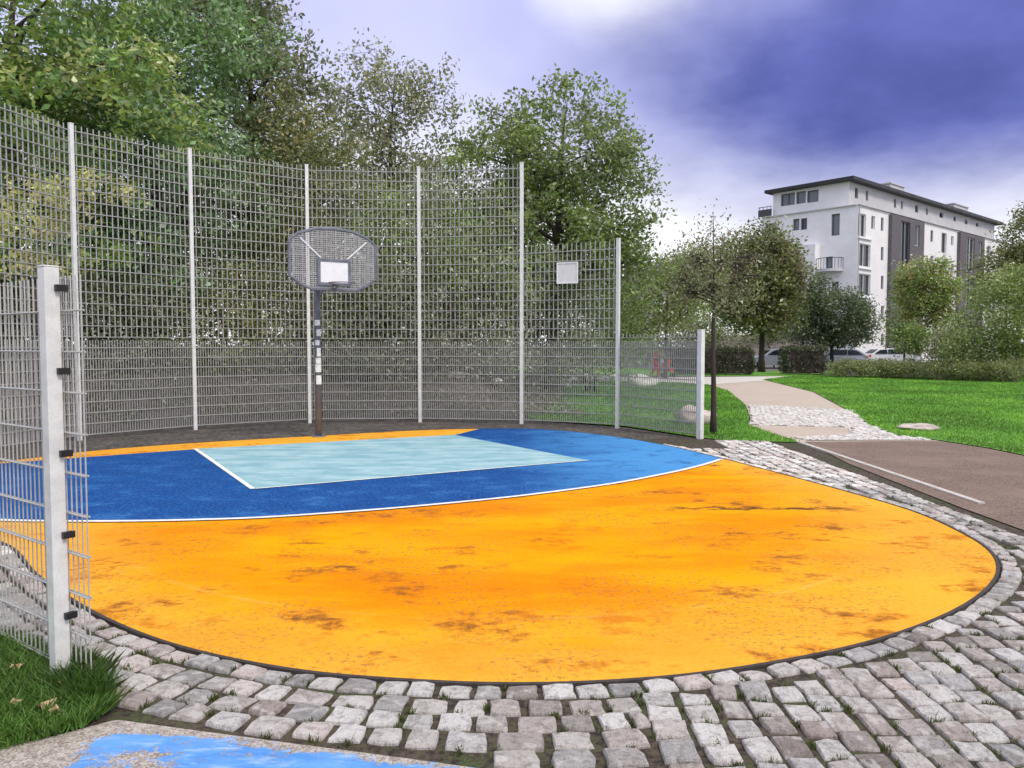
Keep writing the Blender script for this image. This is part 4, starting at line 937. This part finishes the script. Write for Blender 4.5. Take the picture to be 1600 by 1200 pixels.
wg = [rect(on_gable, 1299, 334, 1312, 368), rect(on_gable, 1239, 342, 1249, 360), rect(on_gable, 1251, 341, 1261, 359), rect(on_gable, 1196, 349, 1211, 362), rect(on_gable, 1290, 401, 1301, 420), rect(on_gable, 1299, 440, 1310, 470)]
facade('white_wall', (0, 0), 'y', LG, -0.1, HM, wg, render_w)
# returns of the brick bays, back and far walls
for s0_, s1_ in ((sW, sB1), (sW2, sB2)):
    mb = MB(); z_ = HM - 0.15
    mb.add([(s0_, 0, -0.1), (s0_, -0.35, -0.1), (s0_, -0.35, z_), (s0_, 0.05, z_), (s1_, 0.05, z_), (s1_, -0.35, z_), (s1_, -0.35, -0.1), (s1_, 0, -0.1)], [(0, 1, 2, 3), (2, 5, 4, 3), (4, 5, 6, 7)])
    mb.build('brick_return', brick, BLD)
mb = MB(); mb.add([(0, LG, -0.1), (LT, LG, -0.1), (LT, LG, HM), (0, LG, HM)], [(3, 2, 1, 0)]); mb.add([(LT, 0, -0.1), (LT, LG, -0.1), (LT, LG, HM), (LT, 0, HM)], [(0, 1, 2, 3)]); mb.build('rear_wall', render_w, BLD)
mb = MB(); mb.box((LT / 2, LG / 2, HM - 0.25), (LT - 0.1, LG - 0.1, 0.3)); mb.build('terrace_deck', render_g, BLD)
mb = MB(); mb.box((LT / 2, -0.03, HM + 0.04), (LT + 0.1, 0.34, 0.08)); mb.box((-0.03, LG / 2 + 0.1, HM + 0.04), (0.34, LG - 0.2, 0.08)); mb.build('parapet_cap', render_g, BLD)
# set-back top floor
PX, PY = 0.35, 1.1; HP = on_front(1320, 281, PY)[1]
wp = [rect(lambda a, b: on_front(a, b, PY), x, y, x + wd, y + 17 - (x - 1336) * 0.02) for x, y, wd in ((1336, 293, 5), (1353, 297, 3.5), (1397, 309, 3.5), (1408, 311, 3), (1430, 317, 5), (1447, 321, 3), (1468, 326, 6), (1490, 332, 4), (1508, 337, 4), (1525, 341, 4))]
wp = [(a_ - PX, b_ - PX, max(c, HM + 0.15), min(d, HP - 0.4)) for a_, b_, c, d in wp]
facade('top_floor_wall', (PX, PY), 'x', LT - PX - 1, HM - 0.05, HP, wp, render_g)
pl = on_gable(1208, 320, PX)[0] - PY
def gw(x0, y0, x1, y1): a_, b_, c, d = rect(lambda a, b: on_gable(a, b, PX), x0, y0, x1, y1); return (a_ - PY, b_ - PY, max(c, HM + 0.2), d)
facade('top_floor_wall', (PX, PY), 'y', pl, HM - 0.05, HP, [gw(1220, 302, 1242, 321), gw(1244, 299, 1259, 318), gw(1261, 297, 1279, 316)], render_w)
mb = MB(); mb.add([(PX, PY + pl, HM), (LT - 1, PY + pl, HM), (LT - 1, PY + pl, HP), (PX, PY + pl, HP)], [(3, 2, 1, 0)]); mb.build('top_floor_wall', render_g, BLD)
mb = MB(); mb.box((LT / 2 - 0.2, PY + pl / 2 - 0.1, HP + 0.14), (LT + 0.4, pl + 1.3, 0.30)); RF = mb.build('roof', roof_m, BLD)
for px, yy in ((1385, 3.4), (1487, 3.4)):
    s_ = on_front(px, 300, yy)[0]; mb = MB(); mb.box((s_, yy, HP + 0.9), (3.4 if px < 1400 else 4.4, 2.2, 1.3)); mb.box((s_, yy, HP + 1.62), (3.6 if px < 1400 else 4.6, 2.4, 0.12)); mb.box((s_ + 0.5, yy, HP + 1.9), (0.6, 0.6, 0.45)); mb.build('chimney_block', render_g, RF)
# terrace railing at the gable's left end
mb = MB()
for k in range(4): mb.box((0.1, pl + PY + 0.1 + k * 0.42, HM + 0.6), (0.04, 0.04, 1.0))
mb.box((0.1, pl + PY + 0.75, HM + 1.1), (0.06, 1.5, 0.06)); mb.box((0.1, pl + PY + 0.75, HM + 0.5), (0.03, 1.5, 0.7)); mb.build('railing', rail_m, BLD)
# rounded balcony and bay on the gable
sy, zb = on_gable(1297, 421); mb = MB(); ring = [(-1.25 * math.sin(t), sy + 1.25 * math.cos(t)) for t in np.linspace(0, math.pi, 13)]
mb.prism([(0.0, sy + 1.25)] + ring[1:-1] + [(0.0, sy - 1.25)], zb - 0.25, zb); mb.build('balcony', render_g, BLD)
mb = MB(); mb.tube([(x * 0.98, y, zb + 1.0) for x, y in ring], 0.035, 6)
for x, y in ring: mb.box((x * 0.98, y, zb + 0.5), (0.03, 0.03, 1.0))
mb.build('railing', rail_m, BLD)
a_, b_, c, d = rect(on_gable, 1252, 384, 1281, 470); mb = MB(); mb.box((-0.5, (a_ + b_) / 2, d / 2), (1.0, b_ - a_, d)); mb.build('bay', render_w, BLD)
a_, b_, c, d = rect(on_gable, 1234, 384, 1250, 403); mb = MB(); mb.box((-0.9, (a_ + b_) / 2 + 0.1, (c + d) / 2), (0.04, b_ - a_, d - c)); mb.build('balcony_glass', bal_m, BLD); mb = MB(); mb.box((-0.45, (a_ + b_) / 2 + 0.1, c - 0.1), (0.95, b_ - a_, 0.2)); mb.build('balcony', render_g, BLD)
mb = MB(); mb.tube([(0.12, -0.06, 3), (0.12, -0.06, HM)], 0.06, 6); mb.build('downpipe', render_g, BLD)
for y in (373, 420, 465):                        # window-wide sills under the big corner windows
    s0 = on_front(1340, y)[0]; s1 = on_front(1361, y)[0]; z = on_front(1350, y)[1]; mb = MB(); mb.box(((s0 + s1) / 2, -0.08, z), (s1 - s0, 0.2, 0.1)); mb.build('sill', render_w, BLD)

# low garden wall beyond the hedge
wl = empty('garden_wall', at_g(1180, 70)); tag(wl, 'low mauve brick wall with pale coping beyond the hedge, under the round tree', 'wall')
mb = MB(); mb.box((0, 0, 1.25), (9.0, 0.3, 2.6)); mb.build('wall', simple('mauve_brick', (0.28, 0.23, 0.23), 0.9, 0.2, 4), wl)
mb = MB(); mb.box((0, 0, 2.62), (9.2, 0.42, 0.14)); mb.build('coping', M['pale_stone'], wl)

# ------------------------------------------------------------------ cars
def car(label, loc_, rz, paint, group='cars parked along the street', hatch=True):
    root = empty('parked_car', loc_, rz); tag(root, label, 'car', group)
    # side profile (x along the car, z), nose at +x
    prof = [(-2.1, 0.35), (-2.14, 0.62), (-2.08, 0.92), (-1.95, 1.02), (-1.35, 1.42), (-0.95, 1.48), (0.15, 1.46), (0.45, 1.38), (1.05, 0.98), (1.75, 0.86), (2.08, 0.70), (2.14, 0.45), (2.08, 0.28), (1.75, 0.24), (-1.75, 0.24)]
    mb = MB(); n = len(prof); secs = [(-0.86, 0.96, 0.0), (-0.80, 1.0, 0.0), (0.80, 1.0, 0), (0.86, 0.96, 0)]
    L = []
    for y, s_, _ in secs:
        for x, z in prof:
            taper = 1 - 0.20 * max(0, (z - 0.95) / 0.55); L.append((x * (0.985 if abs(y) > 0.83 else 1), y * taper, 0.24 + (z - 0.24) * (s_ if abs(y) > 0.83 else 1)))
    Fs = [(k * n + i, k * n + (i + 1) % n, (k + 1) * n + (i + 1) % n, (k + 1) * n + i) for k in range(3) for i in range(n)] + [tuple(range(n - 1, -1, -1)), tuple(3 * n + i for i in range(n))]
    mb.add(L, Fs); body = mb.build('body', paint, root)
    for s_ in (-1, 1):
        for poly in ([(-1.80, 1.02), (-1.32, 1.33), (-0.72, 1.37), (-0.72, 1.0)], [(-0.64, 1.0), (-0.64, 1.38), (0.12, 1.36), (0.36, 1.28), (0.84, 0.99)]):
            mb = MB(); yy = [(x, s_ * (0.862 * (1 - 0.20 * max(0, (z - 0.95) / 0.55)) + 0.012), z) for x, z in poly]; mb.add(yy, [tuple(range(len(yy)))]); mb.build('side_window', pane_m, body)
    mb = MB(); mb.add([(0.52, -0.66, 1.36), (0.52, 0.66, 1.36), (1.02, 0.74, 1.03), (1.02, -0.74, 1.03)], [(0, 1, 2, 3)]); mb.build('windscreen', pane_m, body)
    mb = MB(); mb.add([(-1.45, -0.64, 1.385), (-1.45, 0.64, 1.385), (-1.93, 0.72, 1.06), (-1.93, -0.72, 1.06)], [(3, 2, 1, 0)]); mb.build('rear_window', pane_m, body)
    for x in (-1.30, 1.32):
        for s_ in (-1, 1):
            mb = MB(); mb.tube([(x, s_ * 0.70, 0.31), (x, s_ * 0.885, 0.31)], 0.31, 16); wh = mb.build('wheel', M['black_plastic'], root); mb = MB(); mb.tube([(x, s_ * 0.87, 0.31), (x, s_ * 0.893, 0.31)], 0.19, 12); mb.build('rim', M['galv'], wh)
    for s_ in (-1, 1):
        mb = MB(); mb.box((-2.10, s_ * 0.68, 0.84), (0.12, 0.30, 0.17)); mb.build('tail_light', tl_m, root); mb = MB(); mb.box((2.02, s_ * 0.62, 0.70), (0.14, 0.34, 0.12)); mb.build('headlight', M['white_paint'], root)
    mb = MB(); mb.box((-2.10, 0, 0.42), (0.12, 1.5, 0.16)); mb.box((2.08, 0, 0.40), (0.12, 1.5, 0.16)); mb.build('bumper', M['black_plastic'], root)
    return root
q = NT('tail_light'); q.col((0.75, 0.01, 0.02)); q.rough(0.2); tl_m = q.m
def cpaint(nm, c):
    q = NT(nm); q.col(c); q.rough(0.28); q.b.inputs['Coat Weight'].default_value = 0.6; return q.m
silver, grey, white_c = cpaint('car_silver', (0.62, 0.64, 0.70)), cpaint('car_grey', (0.30, 0.33, 0.42)), cpaint('car_white', (0.80, 0.80, 0.80))
car('silver parked car left of the clipped hedge block', at_g(1210, 58), R(180), silver)
car('blue-grey parked car with red tail light right of the hedge block', (at_g(1306, 60)[0], 60, 0), R(168), grey)
car('white parked car behind the low shrubs, right of the red tail light', at_g(1392, 66), R(0), white_c)

# ------------------------------------------------------------------ posts, stones and small things
lp = empty('street_post', at_g(1300, 57)); tag(lp, 'thin pale metal post above the parked cars', 'post')
mb = MB(); mb.tube([(0, 0, -0.1), (0, 0, 4.0)], 0.05, 8); mb.build('pole', M['galv'], lp); mb = MB(); mb.tube([(0, 0, 4.0), (0, 0, 4.06)], 0.07, 8); mb.build('cap', M['galv'], lp)
def rock(name, label, p, sx, sy, sz, seed, mat, cat='stone', group=None):
    import bmesh
    bm = bmesh.new(); bmesh.ops.create_icosphere(bm, subdivisions=3, radius=1); r_ = np.random.RandomState(seed); off = r_.uniform(0, 50, 3)
    from mathutils import noise as mn
    for v in bm.verts:
        k = 1 + 0.55 * mn.noise(v.co * 1.1 + Vector(off)) + 0.22 * mn.noise(v.co * 3.2 + Vector(off)) + 0.08 * mn.noise(v.co * 8 + Vector(off)); v.co = Vector((v.co.x * k * sx, v.co.y * k * sy, v.co.z * k * sz))
    me = bpy.data.meshes.new(name); bm.to_mesh(me); bm.free(); me.materials.append(mat); me.polygons.foreach_set('use_smooth', [True] * len(me.polygons))
    o = bpy.data.objects.new(name, me); o.location = p; o.rotation_euler.z = r_.uniform(-.4, .4); link(o); return tag(o, label, cat, group)
g = G(1085, 662); rock('boulder', 'pinkish boulder on the grass behind the fence end post', (g.x, g.y, 0.12), 0.42, 0.32, 0.22, 1, M['boulder'])
g = G(1436, 671); rock('boulder', 'flat white stone lying on the right lawn', (g.x, g.y, 0.05), 0.36, 0.22, 0.07, 2, M['boulder'])
g = G(1000, 603); rock('boulder', 'long pale stone block on the left lawn near the red pushchair', (g.x, g.y, 0.15), 0.65, 0.35, 0.30, 3, M['pale_stone'])
for k, (px, py, s_, lb) in enumerate([(715, 588, .30, 'pale rock at the foot of the grey-green shrub, leftmost'), (742, 590, .16, 'small pale rock just right of the leftmost pale rock'), (778, 596, .15, 'small pale rock left of the tall post nearest the white plate'), (888, 584, .32, 'larger pale rock on the lawn edge below the white plate'), (908, 585, .30, 'pale rock right of the larger one below the white plate'), (885, 606, .22, 'low pale rock in the grass in front of the two larger rocks'), (958, 590, .2, 'small pale rock just left of the shorter fence post right of the white plate')]):
    Y = 22 if px < 800 else 32; p = D(px, py, Y if px < 800 else min(34, G(px, py).y if py > 575 else 32)); z = p.z
    rock('rock', lb, (p.x, p.y, max(0.05, z)), s_, s_ * .7, s_ * .6, 20 + k, M['pale_stone'], group='pale rocks behind the fence')
# fallen leaves on the near grass
q = NT('dead_leaf'); p = q.pos(True); q.col(q.mix(q.noise(p, 30, 3), (0.50, 0.30, 0.16), (0.66, 0.52, 0.36))); q.rough(0.8); dl = q.m
def fallen(label, px, py, s_, rz, z=0.06):
    g = G(px, py); mb = MB(); n = 10; L = [(0, 0, 0.0)]
    for k in range(n): t = 2 * math.pi * k / n; rr = s_ * (1 if k % 2 == 0 else 0.62); L.append((rr * math.cos(t), rr * 0.75 * math.sin(t), 0.3 * s_ * math.cos(2 * t) + 0.02))
    mb.add(L, [(0, 1 + k, 1 + (k + 1) % n) for k in range(n)]); o = mb.build('fallen_leaf', dl); o.location = (g.x, g.y, z); o.rotation_euler = (0.35, 0.1, rz)
    tag(o, label, 'leaf', 'fallen leaves on the near grass')
fallen('pale dead leaf in the grass left of the post foot', 26, 1063, 0.035, 0.5); fallen('large pale tan dead leaf at the front of the grass', 70, 1128, 0.055, 1.3); fallen('russet dead leaf beside the large tan one', 86, 1136, 0.04, 2.2); fallen('small dead leaf at the left front of the grass', 28, 1120, 0.03, 0.1); fallen('small brown dead leaf right of the post foot', 97, 1090, 0.025, 2.9)

# ------------------------------------------------------------------ person with a pushchair, far off on the cross path
def skin_obj(name, verts, edges, radii, mat, parent, root=0, sub=2):
    me = bpy.data.meshes.new(name); me.from_pydata([tuple(v) for v in verts], edges, []); o = bpy.data.objects.new(name, me); link(o, parent)
    sk = o.modifiers.new('skin', 'SKIN'); sk.use_smooth_shade = True
    for i, r_ in enumerate(radii): me.skin_vertices[0].data[i].radius = (r_ if isinstance(r_, tuple) else (r_, r_))
    me.skin_vertices[0].data[root].use_root = True
    ss = o.modifiers.new('sub', 'SUBSURF'); ss.levels = sub; ss.render_levels = sub; me.materials.append(mat); return o
gp = G(1025, 589.5)
PER = empty('person', (gp.x, gp.y, 0)); tag(PER, 'person in red jacket and red trousers pushing a pushchair beyond the fence', 'person')
skin_m = simple('skin', (0.52, 0.34, 0.26), 0.6, 0.08, 12, bump=0); red_j = simple('red_jacket', (0.85, 0.025, 0.08), 0.7, 0.15, 12); red_t = simple('red_trousers', (0.62, 0.03, 0.05), 0.8, 0.15, 12); hair_m = simple('hair', (0.09, 0.05, 0.035), 0.7, 0.3, 30)
bvv = [(0, 0, .92), (0.01, 0, 1.12), (0.03, 0, 1.36), (0.04, 0, 1.47), (0.06, 0, 1.58), (0.07, 0, 1.68), (0.02, -.17, 1.38), (0.07, -.21, 1.13), (0.30, -.17, 1.03), (0.37, -.16, 1.02), (0.02, .17, 1.38), (0.07, .21, 1.13), (0.30, .17, 1.03), (0.37, .16, 1.02),
       (0, -.09, .88), (0.13, -.10, .50), (0.10, -.10, .09), (0.22, -.11, .04), (0, .09, .88), (-0.05, .10, .48), (-0.28, .10, .14), (-0.18, .11, .05)]
bee = [(0, 1), (1, 2), (2, 3), (3, 4), (4, 5), (2, 6), (6, 7), (7, 8), (8, 9), (2, 10), (10, 11), (11, 12), (12, 13), (0, 14), (14, 15), (15, 16), (16, 17), (0, 18), (18, 19), (19, 20), (20, 21)]
skin_obj('body', bvv, bee, [.13, .12, .13, .055, .085, .07, .05, .042, .032, .035, .05, .042, .032, .035, .085, .06, .042, .04, .085, .06, .042, .04], skin_m, PER)
skin_obj('jacket', bvv[:4] + bvv[6:9] + bvv[10:13], [(0, 1), (1, 2), (2, 3), (2, 4), (4, 5), (5, 6), (2, 7), (7, 8), (8, 9)], [.165, .15, .165, .07, .068, .06, .048, .068, .06, .048], red_j, PER)
skin_obj('trousers', [(0, 0, .90)] + bvv[14:17] + bvv[18:21], [(0, 1), (1, 2), (2, 3), (0, 4), (4, 5), (5, 6)], [.145, .105, .08, .06, .105, .08, .06], red_t, PER)
skin_obj('hair', [(0.03, 0, 1.58), (0.05, 0, 1.70)], [(0, 1)], [.088, .078], hair_m, PER)
mb = MB(); mb.box((0.27, -0.26, 0.92), (0.22, 0.10, 0.26)); mb.build('shoulder_bag', simple('bag_blue', (0.50, 0.56, 0.68), 0.7, 0.1, 9), PER)
PC = empty('pushchair', (gp.x + 0.62, gp.y, 0)); tag(PC, 'orange-red pushchair with dark frame beside the person in red', 'pushchair')
seat_m = simple('pushchair_fabric', (0.80, 0.085, 0.04), 0.75, 0.15, 14)
hood = [(-0.20 + 0.0, 0.50), (-0.26, 0.78), (-0.16, 0.95), (0.02, 0.98), (0.16, 0.90), (0.02, 0.72), (0.0, 0.52), (0.26, 0.46), (0.30, 0.30), (0.22, 0.28), (-0.05, 0.38)]
mb = MB(); n = len(hood); mb.add([(x, -0.21, z) for x, z in hood] + [(x, 0.21, z) for x, z in hood], [tuple(range(n)), tuple(range(2 * n - 1, n - 1, -1))] + [(i, n + i, n + (i + 1) % n, (i + 1) % n) for i in range(n)]); mb.build('seat', seat_m, PC)
mb = MB()
for s_ in (-1, 1): mb.tube([(-0.32, s_ * .22, 1.02), (-0.12, s_ * .22, 0.6), (0.30, s_ * .22, 0.10)], 0.014, 6); mb.tube([(0.0, s_ * .22, 0.45), (-0.28, s_ * .22, 0.12)], 0.014, 6)
mb.tube([(-0.32, -.22, 1.02), (-0.32, .22, 1.02)], 0.016, 6); mb.build('frame', M['black_plastic'], PC)
for x in (-0.28, 0.30):
    for s_ in (-1, 1): mb = MB(); mb.tube([(x, s_ * .225, 0.11), (x, s_ * .26, 0.11)], 0.11, 14); mb.build('wheel', M['black_plastic'], PC)
